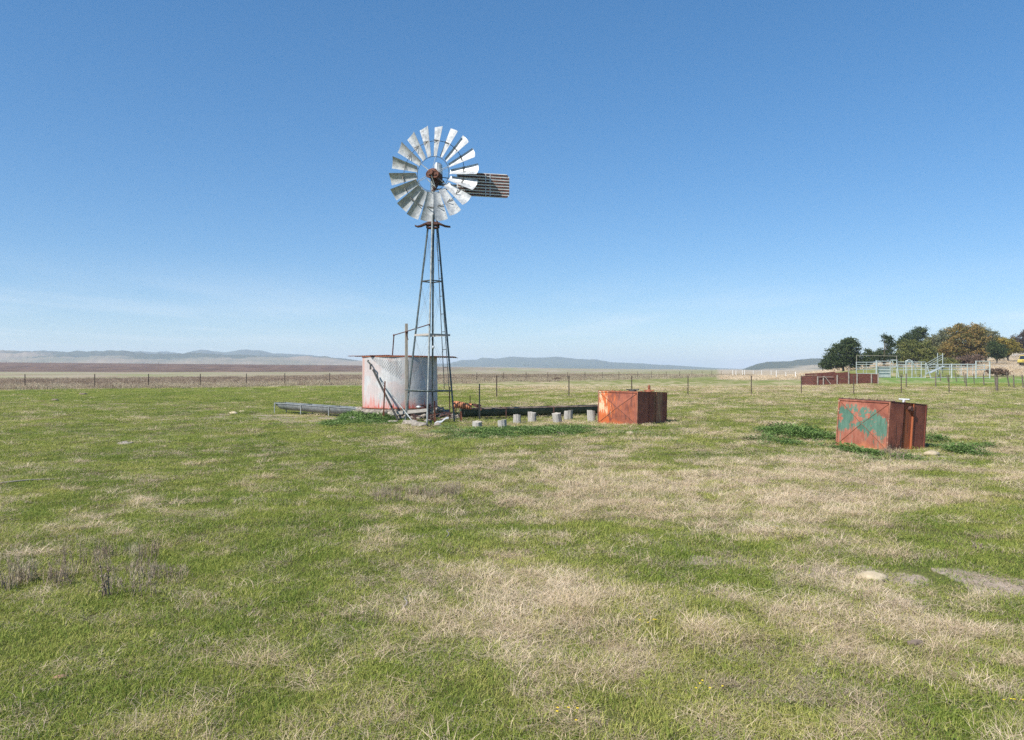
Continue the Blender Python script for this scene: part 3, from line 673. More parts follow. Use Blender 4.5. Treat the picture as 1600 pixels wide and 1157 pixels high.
X, Y, Z, S, T = place('flower', 'flowers', 60, 3.4, 14, 1.2, lambda m, X, Y: sm(.5, .72, fbm(X*.5, Y*.5, 123, 2))*(X > -1)*.7, lambda Y: 1+0*Y, '', '', lambda m, X, Y: rng.random(len(X)))
scatter('yellow_flowers', 'flower', np.stack([X, Y, Z], 1), S, T, 'tiny yellow flowers dotted through the foreground grass', 'flowers', 2)

# ------------------------------------------------------------------ WINDMILL
TC = Vector((-2.55, 24.7, 0)); TOPC = at(676.3, 350, 24.7)
mill = thing('windmill', 'tall steel farm windmill with silver fan of blades and rusty louvred tail', 'windmill', TC)
zt = TOPC.z; rb, rt = .79, .165
ax = Vector((TOPC.x-TC.x, 0, 0))
dirs = {'l': Vector((-1, 0, 0)), 'f': Vector((0, -1, 0)), 'r': Vector((1, 0, 0)), 'b': Vector((0, 1, 0))}
def legp(k, z):
    t = z/zt; return TC+ax*t+dirs[k]*(rb+(rt-rb)*t)+Vector((0, 0, z))
nb = {'l': ('f', 'b'), 'f': ('r', 'l'), 'r': ('b', 'f'), 'b': ('l', 'r')}
for k in 'lfrb':
    m = MB(); p0 = legp(k, -.1); p1 = legp(k, zt+.25)
    a, b = nb[k]; w_ = .062
    if k == 'b': w_ = .035
    if k == 'f': m.tube([p0, p1], .028, 10)
    else: m.angle(p0, p1, (legp(a, 0)-legp(k, 0)), (legp(b, 0)-legp(k, 0)), w_, .007)
    o = m.build('leg', M['pipe'] if k == 'f' else M['leg'], mill)
    if k == 'f': o['label'] = 'pale galvanised front leg'
for (z, w_, mat) in ((at(0, 440, 24.7).z, .035, 'dark'), (at(0, 524, 24.7).z, .06, 'plank'), (at(0, 611, 24.7).z, .045, 'leg')):
    m = MB()
    for a, b in (('l', 'f'), ('f', 'r'), ('r', 'b'), ('b', 'l')):
        pa, pb = legp(a, z), legp(b, z); d = (pb-pa).normalized()
        e = .10 if mat == 'plank' and b == 'r' else 0.0
        m.bar(pa+d*.015, pb-d*.015+d*e, w_, w_*.6, (0, 0, 1))
    if mat == 'leg': m.tube([legp('l', z)+Vector((-.08, -.03, .03)), legp('f', z)+Vector((0, -.05, .02)), legp('f', z)+Vector((.35, .28, .02))], .018, 8)
    m.build('brace', M[mat], mill)
# thin cross rods
m = MB()
lv = [.05, at(0, 611, 24.7).z, at(0, 524, 24.7).z, at(0, 440, 24.7).z, zt-.1]
for i in range(1, 4):
    for a, b in (('l', 'f'), ('f', 'r'), ('r', 'b'), ('b', 'l')):
        m.tube([legp(a, lv[i]), legp(b, lv[i+1])], .0028, 4); m.tube([legp(b, lv[i]), legp(a, lv[i+1])], .0028, 4)
m.build('cross_rods', M['wire'], mill)
# ladder on the far right side
m = MB()
def ladp(s, z):
    t = z/zt; c = TC+ax*t+Vector((.5, .5, 0)).normalized()*0
    a = legp('r', z); b = legp('b', z); return a.lerp(b, .26+.24*s+.10*(1-t)*0)+Vector((0, 0, 0))
zl0 = at(0, 608, 24.9).z; zl1 = zt-.05
for s_ in (0, 1):
    ls = [ladp(s_, z)+Vector(((.02+.05*(1-z/zt)), 0, 0)) for z in np.linspace(zl0, zl1, 5)]
    m.tube(ls, .013, 6)
lad = m.build('ladder', M['dark'], mill)
z = zl0+.12
while z < zl1:
    m = MB(); m.tube([ladp(0, z)+Vector((.02+.05*(1-z/zt), 0, 0)), ladp(1, z)+Vector((.02+.05*(1-z/zt), 0, 0))], .010, 6); z += .555; m.build('rung', M['dark'], lad)
# pump rod and rising main
m = MB(); m.tube([TC+Vector((-.05, 0, .35)), TOPC+Vector((0, 0, .2))], .009, 6); m.build('pump_rod', M['pipe'], mill)
m = MB(); m.tube([TC+Vector((-.05, 0, -.05)), TC+Vector((-.05, 0, .5))], .05, 12); m.tube([TC+Vector((-.05, 0, .5)), TC+Vector((-.05, 0, .56))], .08, 12)
m.tube([TC+Vector((-.05, -.02, .45)), TC+Vector((-.22, -.25, .55)), TC+Vector((-.28, -.36, .5))], .022, 8)
m.build('pump', M['rust_dark'], mill)
m = MB(); m.rock(TC+Vector((-.27, -.62, .50)), .055, (1.4, .9, .7), 3); m.build('valve', M['galv'], mill)
m = MB(); m.rock(at(677, 543, 24.0), .035, (1, 1, 1.5), 4); m.build('clamp', M['galv'], mill)
# platform
m = MB(); pc = TOPC+Vector((0, 0, -.05))
m.box(pc+Vector((0, 0, .02)), (.34, .34, .035)); m.box(pc+Vector((0, 0, -.08)), (.30, .30, .03))
m.tube([pc+Vector((-.19, 0, -.09)), pc+Vector((-.19, 0, .1))], .02, 6); m.tube([pc+Vector((.19, 0, -.09)), pc+Vector((.19, 0, .1))], .02, 6)
for sgn in (-1, 1):
    pts = [pc+Vector((sgn*x_, -.03, z_)) for x_, z_ in ((0, .07), (.14, .065), (.26, .02), (.38, -.03), (.47, -.045), (.54, -.02 if sgn < 0 else -.05))]
    for q in range(len(pts)-1): m.bar(pts[q], pts[q+1]+(pts[q+1]-pts[q])*.08, .26-.02*q, .05-.005*q, (0, 1, 0))
m.build('platform', M['rust_dark'], mill)
m = MB(); m.tube([TOPC+Vector((0, 0, -.3)), TOPC+Vector((0, 0, 1.35))], .055, 12); m.tube([TOPC+Vector((0, 0, .15)), TOPC+Vector((0, 0, .3))], .085, 12)
m.build('mast_pipe', M['pipe'], mill)
# wheel
YW = 24.45; HUB = at(675.8, 271.5, YW); RW = 1.46
fr = Vector((-math.sin(R(19)), -math.cos(R(19)), 0)).normalized(); rgt = Vector((math.cos(R(19)), -math.sin(R(19)), 0)); up = Vector((0, 0, 1))
def wp(r, a, off=0): return HUB+(rgt*math.cos(a)+up*math.sin(a))*r+fr*off
wheel = MB(); wheel.ring(HUB-fr*.035, RW*.365, .009, fr, 54, 6); wheel.ring(HUB-fr*.075, RW*.70, .009, fr, 72, 6)
rotor = wheel.build('wheel_ring', M['dark'], mill)
m = MB()
for i in range(6):
    a = R(20+60*i); m = MB()
    m.tube([wp(.08, a, .06), wp(RW*.365, a, -.03)], .008, 6); m.tube([wp(.08, a, -.12), wp(RW*.70, a, -.075)], .006, 6)
    m.build('spoke', M['pipe'], rotor)
A0 = R(90-8.4)
bl_ = random.Random(2)
for i in range(18):
    a = A0-i*R(20)+R(bl_.uniform(-.7, .7)); tj = bl_.uniform(-3.5, 3.5); rj = bl_.uniform(.985, 1.01); t = -rgt*math.sin(a)+up*math.cos(a); rd = rgt*math.cos(a)+up*math.sin(a)
    m = MB(); m.smooth = True; nr, nc_ = 7, 7; vs = []
    for ir in range(nr):
        u = ir/(nr-1); r = RW*(.385+.615*u)*rj; wd = .20+.195*u; tw = R(33-9*u+tj)
        n_ = fr*math.cos(tw)+t*math.sin(tw); c_ = t*math.cos(tw)-fr*math.sin(tw)
        for ic in range(nc_):
            s_ = ic/(nc_-1)-.5; cam_ = -.135*wd*(1-4*s_*s_)
            rr_ = r+(.0 if ir < nr-1 else .02*(1-4*s_*s_))
            vs.append(HUB+rd*rr_+c_*s_*wd+n_*cam_-fr*.03)
    fs = [(ir*nc_+ic, ir*nc_+ic+1, (ir+1)*nc_+ic+1, (ir+1)*nc_+ic) for ir in range(nr-1) for ic in range(nc_-1)]
    m.add(vs, fs); n0 = len(vs); th = .004
    m.add([Vector(v)-n_*th for v in vs], [f[::-1] for f in fs])
    b = m.build('blade', M['blade'], mill)
    m = MB(); r = RW*.70
    m.bar(HUB+rd*r-t*.085-fr*.055, HUB+rd*r+t*.085+fr*.03, .028, .006, rd); m.build('bracket', M['dark'], b)
# hub, gearbox, hood
m = MB()
for dx_ in (-.06, .14):
    cc = HUB+rgt*dx_+up*(-.03 if dx_ < 0 else -.05)
    m.tube([cc+fr*.10, cc-fr*.04], [.115, .115], 18); m.ring(cc+fr*.10, .105, .016, fr, 24, 6); m.tube([cc+fr*.13, cc+fr*.09], .035, 10)
m.tube([HUB+fr*.17+up*.02, HUB-fr*.2+up*.02], .085, 14)
m.rock(HUB+up*.05+fr*.03+rgt*.04, .12, (1.2, .8, .9), 5, 2, .3)
m.build('hub', simple('hub_rust', (.05,.022,.018), (.24,.085,.045), 22, .8, 0, .4, c3=(.02,.015,.013), t3=.55), mill)
GB = HUB-fr*.30
m = MB(); m.box(GB+up*-.05, (.22, .42, .26), Matrix.Rotation(-R(19), 3, 'Z')); m.tube([GB+up*-.18, Vector((TOPC.x, TOPC.y, HUB.z-.5))], [.10, .06], 12)
m.tube([HUB-fr*.16+rgt*.02+up*-.12, HUB-fr*.16+rgt*.06+up*-.38], .045, 10)
m.build('gearbox', M['rust_dark'], mill)
m = MB(); m.smooth = True; vs = []; hc = HUB-fr*.2+rgt*.09+up*.0      # rounded hood standing up behind the hub
for i in range(7):
    tz_ = i/6; hw = .14*(1-.12*tz_)*(1 if i < 6 else .62); zz_ = .02+.34*tz_-(.03 if i == 6 else 0)*0
    for k in range(13):
        a = math.pi*k/12; vs.append(hc+rgt*(-math.cos(a)*hw+.05*tz_*0)+fr*(math.sin(a)*.16-.05)+up*zz_)
fs = [(i*13+k, i*13+k+1, (i+1)*13+k+1, (i+1)*13+k) for i in range(6) for k in range(12)]; m.add(vs, fs); m.add(vs[-13:], [tuple(range(13))])
m.build('gear_hood', M['galv'], mill)
m = MB()      # struts below the hub
m.tube([HUB+fr*.15, HUB+fr*.02+rgt*.11+up*-.45], .013, 6)
m.tube([HUB+rgt*-.18+up*-.16, HUB+rgt*.0+up*-.33, HUB+rgt*.1+up*-.42], .014, 6)
m.build('brake_rod', M['pipe'], mill)
# tail
td = Vector((math.cos(R(10)), math.sin(R(10)), 0)); TB = Vector((TOPC.x, TOPC.y+.05, HUB.z-.27))
m = MB(); m.bar(TB, TB+td*1.05+up*-.0, .05, .05); m.bar(TB+up*-.14, TB+td*1.3+up*-.12, .035, .035); m.bar(TB+up*.26, TB+td*1.15+up*.16, .022, .022)
m.bar(TB+td*.0+up*.0, TB+td*.35+up*.1, .05, .08); m.build('tail_boom', M['dark'], mill)
V0 = Vector((0, 0, 0)); vl, vh = 1.66, .75
vc = at(755, 288.5, 24.9); v0 = vc-td*vl/2
def vp(u, z): return v0+td*u+up*(z-.02*u)
poly = [(0, -.27), (.12, -vh/2), (vl-.09, -vh/2), (vl, -vh/2+.09), (vl, vh/2-.09), (vl-.09, vh/2), (.0, vh/2-.01)]
nrm = td.cross(up).normalized()
m = MB(); n_ = len(poly); A_ = [vp(u, z)-nrm*.004 for u, z in poly]; B_ = [vp(u, z)+nrm*.004 for u, z in poly]
m.add(A_+B_, [tuple(range(n_))[::-1], tuple(range(n_, 2*n_))]+[(i, (i+1) % n_, n_+(i+1) % n_, n_+i) for i in range(n_)])
vane = m.build('tail_vane', M['white'], mill)
m = MB(); ns = 8
for i in range(ns):
    z = -vh/2+.05+i*(vh-.10)/(ns-1); e = .05 if i in (0, ns-1) else .005
    m.bar(vp(.04 if i else .14, z)-nrm*.0, vp(vl-e, z)-nrm*.0, .048, .034, up)
m.build('slat', simple('tail_slat', (.035,.022,.02), (.075,.035,.03), 10, .85, 0, .3, c3=(.26,.07,.04), stretch=(1, 1, 1), t3=.56), vane)
for u in (vl*.545, vl*.63):
    for (za, zb) in ((.06, vh/2-.03), (-vh/2+.03, -.05)):
        for s_ in (-1, 1): m = MB(); m.bar(vp(u, za)+nrm*s_*.021, vp(u, zb)+nrm*s_*.021, .022, .006, td); m.build('strap', M['galv'], vane)
m = MB(); m.bar(vp(.10, -.3)-nrm*.03, vp(.10, .28)-nrm*.03, .02, .02, td); m.build('strap', M['galv'], vane)

# ------------------------------------------------------------------ WATER TANK
KC = Vector((-3.83, 27.25, 0)); KR = 1.27; kz0, kz1 = .34, 2.06
tank = thing('water_tank', 'round galvanised water tank with red rust round its foot and a flat iron roof', 'water tank', KC)
m = MB(); m.smooth = True; n_ = 120; hs = 14; vs = []
for i in range(hs+1):
    z = kz0+(kz1-kz0)*i/hs
    for k in range(n_):
        a = 2*math.pi*k/n_; r = KR+.012*math.sin(a*7+z*2)+.02*(vnoise(a*3, z*2, 3)-.5)+.012*(1 if (k % 40) == 7 else 0)
        vs.append(KC+Vector((math.cos(a)*r, math.sin(a)*r, z)))
m.add(vs, [(i*n_+k, i*n_+(k+1) % n_, (i+1)*n_+(k+1) % n_, (i+1)*n_+k) for i in range(hs) for k in range(n_)])
m.build('tank_wall', M['tank'], tank)
for zz_ in (kz1, kz0+.02): m = MB(); m.ring(KC+Vector((0, 0, zz_)), KR+.005, .019, up, 80, 6); m.build('rim', M['rust'], tank)
# corrugated flat roof sheets
roof = MB(); roof.smooth = True
for j, (xa, xb, ya, yb, dz, tilt) in enumerate(((-1.78, -.45, -.15, 1.3, .0, .03), (-.85, .62, -1.12, 1.4, .022, -.01), (.5, 1.9, -.8, 1.25, .0, -.02))):
    nx, ny = 60, 5; vs = []
    for iy in range(ny):
        for ix in range(nx):
            x = xa+(xb-xa)*ix/(nx-1); y = ya+(yb-ya)*iy/(ny-1)
            z = kz1+.028+dz+.011*math.sin(x*2*math.pi/.076)+tilt*(x-xa)+.012*math.sin(y*2.1+j)-(.03*((xa+.35-x)/.35)**2 if j == 0 and x < xa+.35 else 0)*-.3
            vs.append(KC+Vector((x, y, z)))
    q = [(iy*nx+ix, iy*nx+ix+1, (iy+1)*nx+ix+1, (iy+1)*nx+ix) for iy in range(ny-1) for ix in range(nx-1)]
    roof.add(vs, q); roof.add([v-Vector((0, 0, .004)) for v in vs], [f[::-1] for f in q])
roof.build('roof_sheets', M['rust'], tank)
m = MB()
for x in (-1.0, -.35, .3, .95): m.bar(KC+Vector((x, -math.sqrt(KR*KR-x*x)+.02, kz1+.0)), KC+Vector((x, 1.0, kz1+.0)), .05, .03, (1, 0, 0))
m.build('roof_batten', M['post_wood'], tank)
m = MB(); b0 = at(577, 568, 26.0)
m.tube([b0+Vector((-.06, .18, .09)), b0+Vector((-.05, -.02, .07)), b0+Vector((.02, -.04, .0)), b0+Vector((.08, -.05, -.07))], .026, 8)
m.tube([b0+Vector((.05, -.05, -.05)), b0+Vector((.05, -.07, -.2))], .03, 8); m.build('outlet_elbow', M['dark'], tank)
# stone plinth
pl = MB(); rr = random.Random(4)
for row, (zc, R_) in enumerate(((.07, 1.50), (.24, 1.42))):
    k = 0.0
    while k < 2*math.pi:
        s_ = rr.uniform(.08, .135); rad = R_+rr.uniform(-.05, .05)
        c = KC+Vector((math.cos(k)*rad, math.sin(k)*rad, zc+rr.uniform(-.04, .04)))
        pl.rock(c, s_, (1.0, .8, .68), rr.randint(0, 9999), 2, .45, k+math.pi/2); k += s_*1.75/R_
pl.smooth = False
pl.tube([KC+Vector((0, 0, -.05)), KC+Vector((0, 0, .325))], 1.40, 48)
tag(pl.build('stone_plinth', M['stone'], None, KC), 'low round plinth of rough pale stones under the water tank', 'plinth')
m = MB(); a_ = at(610, 647, 25.6); b_ = at(668, 641, 25.4); m.bar(a_, b_, .10, .08, up); o_ = tag(m.build('timber_bearer', M['plank'], None, (a_+b_)/2), 'grey timber lying along the front foot of the water tank', 'timber')

# wooden pole with delivery pipe
p0 = gp(635, 653); p0 = Vector((at(635, 650, 25.75).x, 25.75, 0)); topz = at(0, 506, 25.75).z
m = MB(); m.bar(p0+Vector((0, 0, -.05)), Vector((p0.x, p0.y, topz)), .085, .085, (1, .3, 0)); m.bar(p0+Vector((.055, .03, .2)), Vector((p0.x+.045, p0.y+.03, 1.95)), .03, .05)
tag(m.build('pole', M['post_wood'], None, p0), 'tall weathered timber pole standing against the front of the water tank', 'pole')
m = MB(); A_ = at(613, 558, 26.6); B_ = at(615.5, 524, 26.4); C_ = at(636, 518, 25.65); D_ = at(671.5, 507, 24.1)
m.tube([A_, B_], .02, 8); m.tube([B_, C_, D_], .017, 8); m.rock(B_, .035, (1, 1, 1), 4); m.tube([C_, C_+Vector((0, .06, -.05))], .03, 8)
m.tube([C_+Vector((-.05, .0, -.0)), C_+Vector((.03, .03, -.28))], .018, 6)
tag(m.build('delivery_pipe', M['rust_dark'], None, A_), 'thin bent pipe running from the windmill over to the tank roof', 'pipe')
m = MB(); a_ = at(583, 578, 25.9); b_ = at(621, 655, 25.0); m.tube([a_, b_, b_+Vector((.03, -.02, -.08))], .034, 8)
tag(m.build('prop_pipe', M['black'], None, b_), 'dark pipe running down slantwise from the tank outlet', 'pipe')
m = MB(); a_ = at(597, 598, 25.75); b_ = at(645, 659, 24.3); m.tube([a_, b_], .015, 8); m.tube([b_.lerp(a_, .0), b_.lerp(a_, .22)], .020, 8)
tag(m.build('pale_pipe', M['pipe'], None, b_), 'pale thin pipe leaning on the tank beside the dark sloping one', 'pipe')
# wire netting hanging from the roof, corner by the pole
m = MB()
def netp(u, v):   # u leftwards from pole, v downwards
    a = -1.46-u*.62; rr_ = KR+.07; return KC+Vector((math.cos(a)*rr_, math.sin(a)*rr_, kz1-.02-v))
W_, H_ = 1.3, .62
k = -1.3
while k < 1.4:
    for sg in (1, -1):
        pts = []
        for i in range(40):
            v = i/39*H_; u = k+sg*v*.75
            if u < 0 or u > W_*(1-v/H_)**.85: 
                if len(pts) > 1: m.tube(pts, .0028, 3, False)
                pts = []
            else: pts.append(netp(u, v))
        if len(pts) > 1: m.tube(pts, .0028, 3, False)
    k += .09
tag(m.build('wire_netting', M['wire'], None, KC+Vector((0, -1.3, 1.9))), 'torn wire netting hanging from the tank roof beside the pole', 'netting')

# ------------------------------------------------------------------ TROUGHS
def trough(P0, P1, r, label, mats, cols, legs, ztop, legmat, depth=1.0, name='water_trough', endcap=True):
    P0 = Vector(P0); P1 = Vector(P1); d = (P1-P0); L = d.length; d = d.normalized(); s = d.cross(up).normalized()
    root = thing(name, label, 'trough', Vector((P0.x, P0.y, 0)))
    m = MB(); m.smooth = True; nL = 24; nA = 13; vs = []
    for i in range(nL+1):
        t = i/nL; k = 1.0
        if endcap: k = min(1, (t*L/.35+.28)) if t*L < .35 else 1
        k = min(k, 1)**.6
        for a in range(nA):
            an = math.pi*a/(nA-1); vs.append(P0+d*L*t+s*(-math.cos(an)*r*(.55+.45*k))+up*(-math.sin(an)*r*depth*k)+up*.01*math.sin(t*9))
    f = [(i*nA+a, i*nA+a+1, (i+1)*nA+a+1, (i+1)*nA+a) for i in range(nL) for a in range(nA-1)]
    m.add(vs, f); m.add([v+(P0+d*((v-P0).dot(d))-v).normalized()*.01 for v in vs], [q[::-1] for q in f])
    m.add([vs[a] for a in range(nA)], [tuple(range(nA))]); m.add(vs[-nA:], [tuple(range(nA))[::-1]])
    m.build('basin', cols, root)
    for sg in (-1, 1): m = MB(); m.tube([P0+s*r*sg+up*.012, P1+s*r*sg+up*.012], .02, 6); m.build('rim', mats, root)
    for t in legs:
        m = MB(); c = P0+d*L*t
        for sg in (-1, 1):
            q = c+s*(r+.02)*sg; m.bar(Vector((q.x, q.y, tz(q.x, q.y)-.05)), q+up*.03, .03, .03)
        m.bar(c-s*(r+.02)+up*.03, c+s*(r+.02)+up*.03, .03, .02)
        m.build('stand', legmat, root)
    return root
PL0 = at(437, 631, 30.0); PL1 = at(572, 642.5, 26.9); PL0.z = .36; PL1.z = .30
trough(PL0, PL1, .24, 'long galvanised half round trough on iron stands left of the tank', M['zinc'], M['zinc'], [.01, .335, .66, .97], .35, M['pipe'], 1.0)
PR0 = at(722, 642, 26.3); PR1 = at(938, 636.5, 28.3); PR0.z = .32; PR1.z = .34
trough(PR0, PR1, .27, 'long dark green trough with worn brown rim right of the windmill', M['rim_tan'], M['green_trough'], [.28, .62, .97], .33, M['rust_dark'], .98, endcap=False)
# rusty rolled drum lying over the near end
m = MB(); c0 = at(707, 634, 26.1); c1 = at(737, 636, 26.1); c0.z = .47; c1.z = .44; m.smooth = True
L = (c1-c0).length; pts = []; rs = []
for i in range(41): t = i/40; pts.append(c0.lerp(c1, t)); rs.append(.125+.014*math.sin(t*60)-(.03*t))
m.tube(pts, rs, 20)
for v_i, v in enumerate(m.v):
    x, y, z = v; m.v[v_i] = (x, y, z+.02*math.sin(x*9+y*5))
tag(m.build('rusty_drum', M['rust_orange'], None, c0), 'orange rusted ribbed drum lying on the near end of the dark trough', 'drum')
m = MB(); m.ring(at(711, 636, 25.9), .14, .014, (1, .35, .1), 30, 6); tag(m.build('iron_hoop', M['rust_dark'], None, at(711, 636, 25.9)), 'thin rusty iron hoop leaning by the drum', 'hoop')
m = MB(); m.box(at(744, 634, 26.2), (.16, .12, .10), Matrix.Rotation(.3, 3, 'Y')); m.tube([at(746, 633, 26.0), at(752, 641, 26.0)], .05, 8); m.tube([at(735, 632, 26.2), at(752, 634, 26.2)], .03, 6)
tag(m.build('float_valve', M['rust_dark'], None, at(744, 634, 26.2)), 'rusty float valve housing on the dark trough beside the tall iron stake', 'valve')

# loose iron stakes standing around
stakes = [(598.5, 596, 656, 25.0, -.03, 'rust', 'short rusty iron stake standing before the tank wall', .05),
 (679, 627, 664, 24.2, .0, 'rust', 'orange rusty stake beside the front windmill leg', .05),
 (703, 605, 654, 25.2, .01, 'rust_dark', 'thin dark stake close behind the right windmill leg', .04),
 (720, 643, 659, 25.0, .0, 'rust', 'stubby rusty post at the near end of the dark trough', .075),
 (734.5, 618, 634, 27.4, .0, 'rust_dark', 'thin iron stake rising behind the rusty drum', .035),
 (749, 600, 659, 25.3, .0, 'dark', 'tall dark iron stake standing in front of the dark trough', .05)]
for (px, yt, yb, Y, ln, mt, lab, w_) in stakes:
    b = at(px, yb, Y); t = at(px, yt, Y); b.z = min(b.z, tz(b.x, b.y)-.03); m = MB(); t.x += -ln*2
    dd_ = (t-b).normalized()
    for an in (0, 2.09, 4.19): m.bar(b+Vector((math.cos(an), math.sin(an), 0))*w_*.25, t+Vector((math.cos(an), math.sin(an), 0))*w_*.25, w_*.5, .008, (math.cos(an), math.sin(an), 0))
    m.tube([b, t], w_*.22, 6)
    tag(m.build('iron_stake', M[mt], None, b), lab, 'stake', 'iron stakes around the windmill')
# stones and scrap at the windmill's foot
rr = random.Random(21)
stones = [(640, 664, .16, 'pink grey flat boulder below the left windmill leg', (1.5, 1, .6)), (655, 667, .15, 'pinkish boulder between the two front windmill legs', (1.5, 1, .55)),
 (664, 649, .11, 'pale upright stone behind the front windmill leg', (1, .8, 1)), (697, 650, .15, 'rough grey stone right of the front windmill leg', (1.1, 1, 1)), (694, 658, .10, 'small stone under the rough grey one', (1.4, 1, .6)),
 (708, 657, .12, 'cream stone against the right windmill leg', (.8, .8, 1.2)), (716, 655, .10, 'white stone just right of the right windmill leg', (.8, .8, 1.1)), (627, 657, .11, 'rounded pale stone left of the left windmill leg', (1.1, 1, .8)),
 (613, 661, .12, 'flat pale stone set in grass below the tank', (1.7, 1, .4)), (580, 661, .12, 'flat cream slab stone in grass left of the tank front', (1.7, 1, .4)), (553, 659, .16, 'lichen grey boulder at the right end of the long galvanised trough', (1.4, 1, .65)),
 (684, 666, .09, 'small dark edged stone below the orange stake', (1.2, 1, .7)), (668, 660, .10, 'small brown stone beside the foot of the front leg', (1.2, 1, .6))]
for i, (px, py, s_, lab, sq) in enumerate(stones):
    c = gp(px, py); m = MB(); m.rock(c+Vector((0, 0, s_*sq[2]*.55)), s_, sq, 50+i, 3, .28, rr.uniform(-.4, .4)); 
    tag(m.build('stone', M['stone'], None, c), lab, 'stone', 'stones around the windmill foot')
# twisted scrap iron and wire heap
m = MB(); rr = random.Random(9)
for i in range(34):
    c = at(rr.uniform(640, 712), rr.uniform(646, 657), rr.uniform(24.3, 25.6)); c.z = max(c.z, .03)
    an = rr.uniform(-.6, .6); L = rr.uniform(.12, .45); d = Vector((math.cos(an), math.sin(an)*.6, rr.uniform(-.25, .25)))
    q = [c-d*L/2, c+Vector((rr.uniform(-.05, .05), 0, rr.uniform(-.03, .06))), c+d*L/2]; m.tube([Vector((p.x, p.y, max(p.z, .02))) for p in q], rr.uniform(.007, .018), 6)
tag(m.build('scrap_heap', M['rust_dark'], None, at(675, 655, 25)), 'tangled heap of rusty scrap rods under the windmill', 'scrap')
m = MB(); c = gp(688, 665); vs = []
for i in range(7):
    for j in range(4): vs.append(c+Vector((-.18+i*.07, -.03+j*.05, .02+i*.03+.025*math.sin(i*1.6)+j*.015)))
q = [(i*4+j, i*4+j+1, (i+1)*4+j+1, (i+1)*4+j) for i in range(6) for j in range(3)]; m.add(vs, q, True); m.add([v-Vector((0, 0, .006)) for v in vs], [f[::-1] for f in q], True)
tag(m.build('sheet_scrap', M['galv'], None, c), 'bent scrap of grey sheet metal at the foot of the front leg', 'scrap')
m = MB(); c = gp(671, 668)
for i in range(3): m.ring(c+Vector((-.03+i*.02, -.02, .10)), .085+.01*i, .008, (.8, -.5, .2*i), 20, 6)
tag(m.build('wire_coil', M['dark'], None, c), 'small dark coil of wire at the foot of the front leg', 'wire coil')

# ------------------------------------------------------------------ STUMPS
st = [(745.5, 668.5, 658.5, 15, 'low broken pale stump nearest the windmill, below the tall stake'), (785, 669, 655.5, 14.5, 'pale round stump second from the windmill, nearest the camera'),
 (807.5, 662, 648.5, 12.5, 'slim pale stump in front of the dark trough, third from the windmill'), (832, 659.5, 645, 14, 'pale stump with dark split top, fourth from the windmill'),
 (871.7, 661.5, 646, 14.5, 'pale stump with slanting foot at the edge of the leafy weeds, fifth'), (887.4, 657, 641, 14, 'tallest pale stump close behind the fifth one'), (924.7, 660, 642, 13.5, 'pale stump just left of the rusty square tank')]
for i, (px, yb, yt, wpx, lab) in enumerate(st):
    b = gp(px, yb); h = (yb-yt)/F*b.y*rr.uniform(.90, 1.02); r = wpx/2/F*b.y*.93; root = thing('post_stump', lab, 'stump', b, 'sawn timber stumps in front of the dark trough')
    m = MB(); m.smooth = True; n_ = 28; vs = []; ph = i*1.7; lean = (.0, .02, -.01, .01, .05, -.01, .02)[i]
    for k in range(6):
        z = -.06+(h+.06)*k/5
        for a in range(n_):
            an = 2*math.pi*a/n_; q = r*(1+.08*math.sin(an*3+ph)+.05*math.sin(an*9+ph*2)-.05*max(0, math.cos(an*2+ph+1.1))**18+.05*(1-k/5))
            zz_ = z+(.022*math.sin(an+ph)+.006*math.sin(an*5+ph) if k == 5 else 0)
            vs.append(b+Vector((math.cos(an)*q-lean*(k/5), math.sin(an)*q, zz_)))
    m.add(vs, [(k*n_+a, k*n_+(a+1) % n_, (k+1)*n_+(a+1) % n_, (k+1)*n_+a) for k in range(5) for a in range(n_)]); m.build('stump_trunk', M['stump'], root)
    m = MB(); tc = b+Vector((-lean, 0, h-.01)); m.add(vs[-n_:]+[tc], [(a, (a+1) % n_, n_) for a in range(n_)]); m.build('sawn_top', M['stump_top'], root)

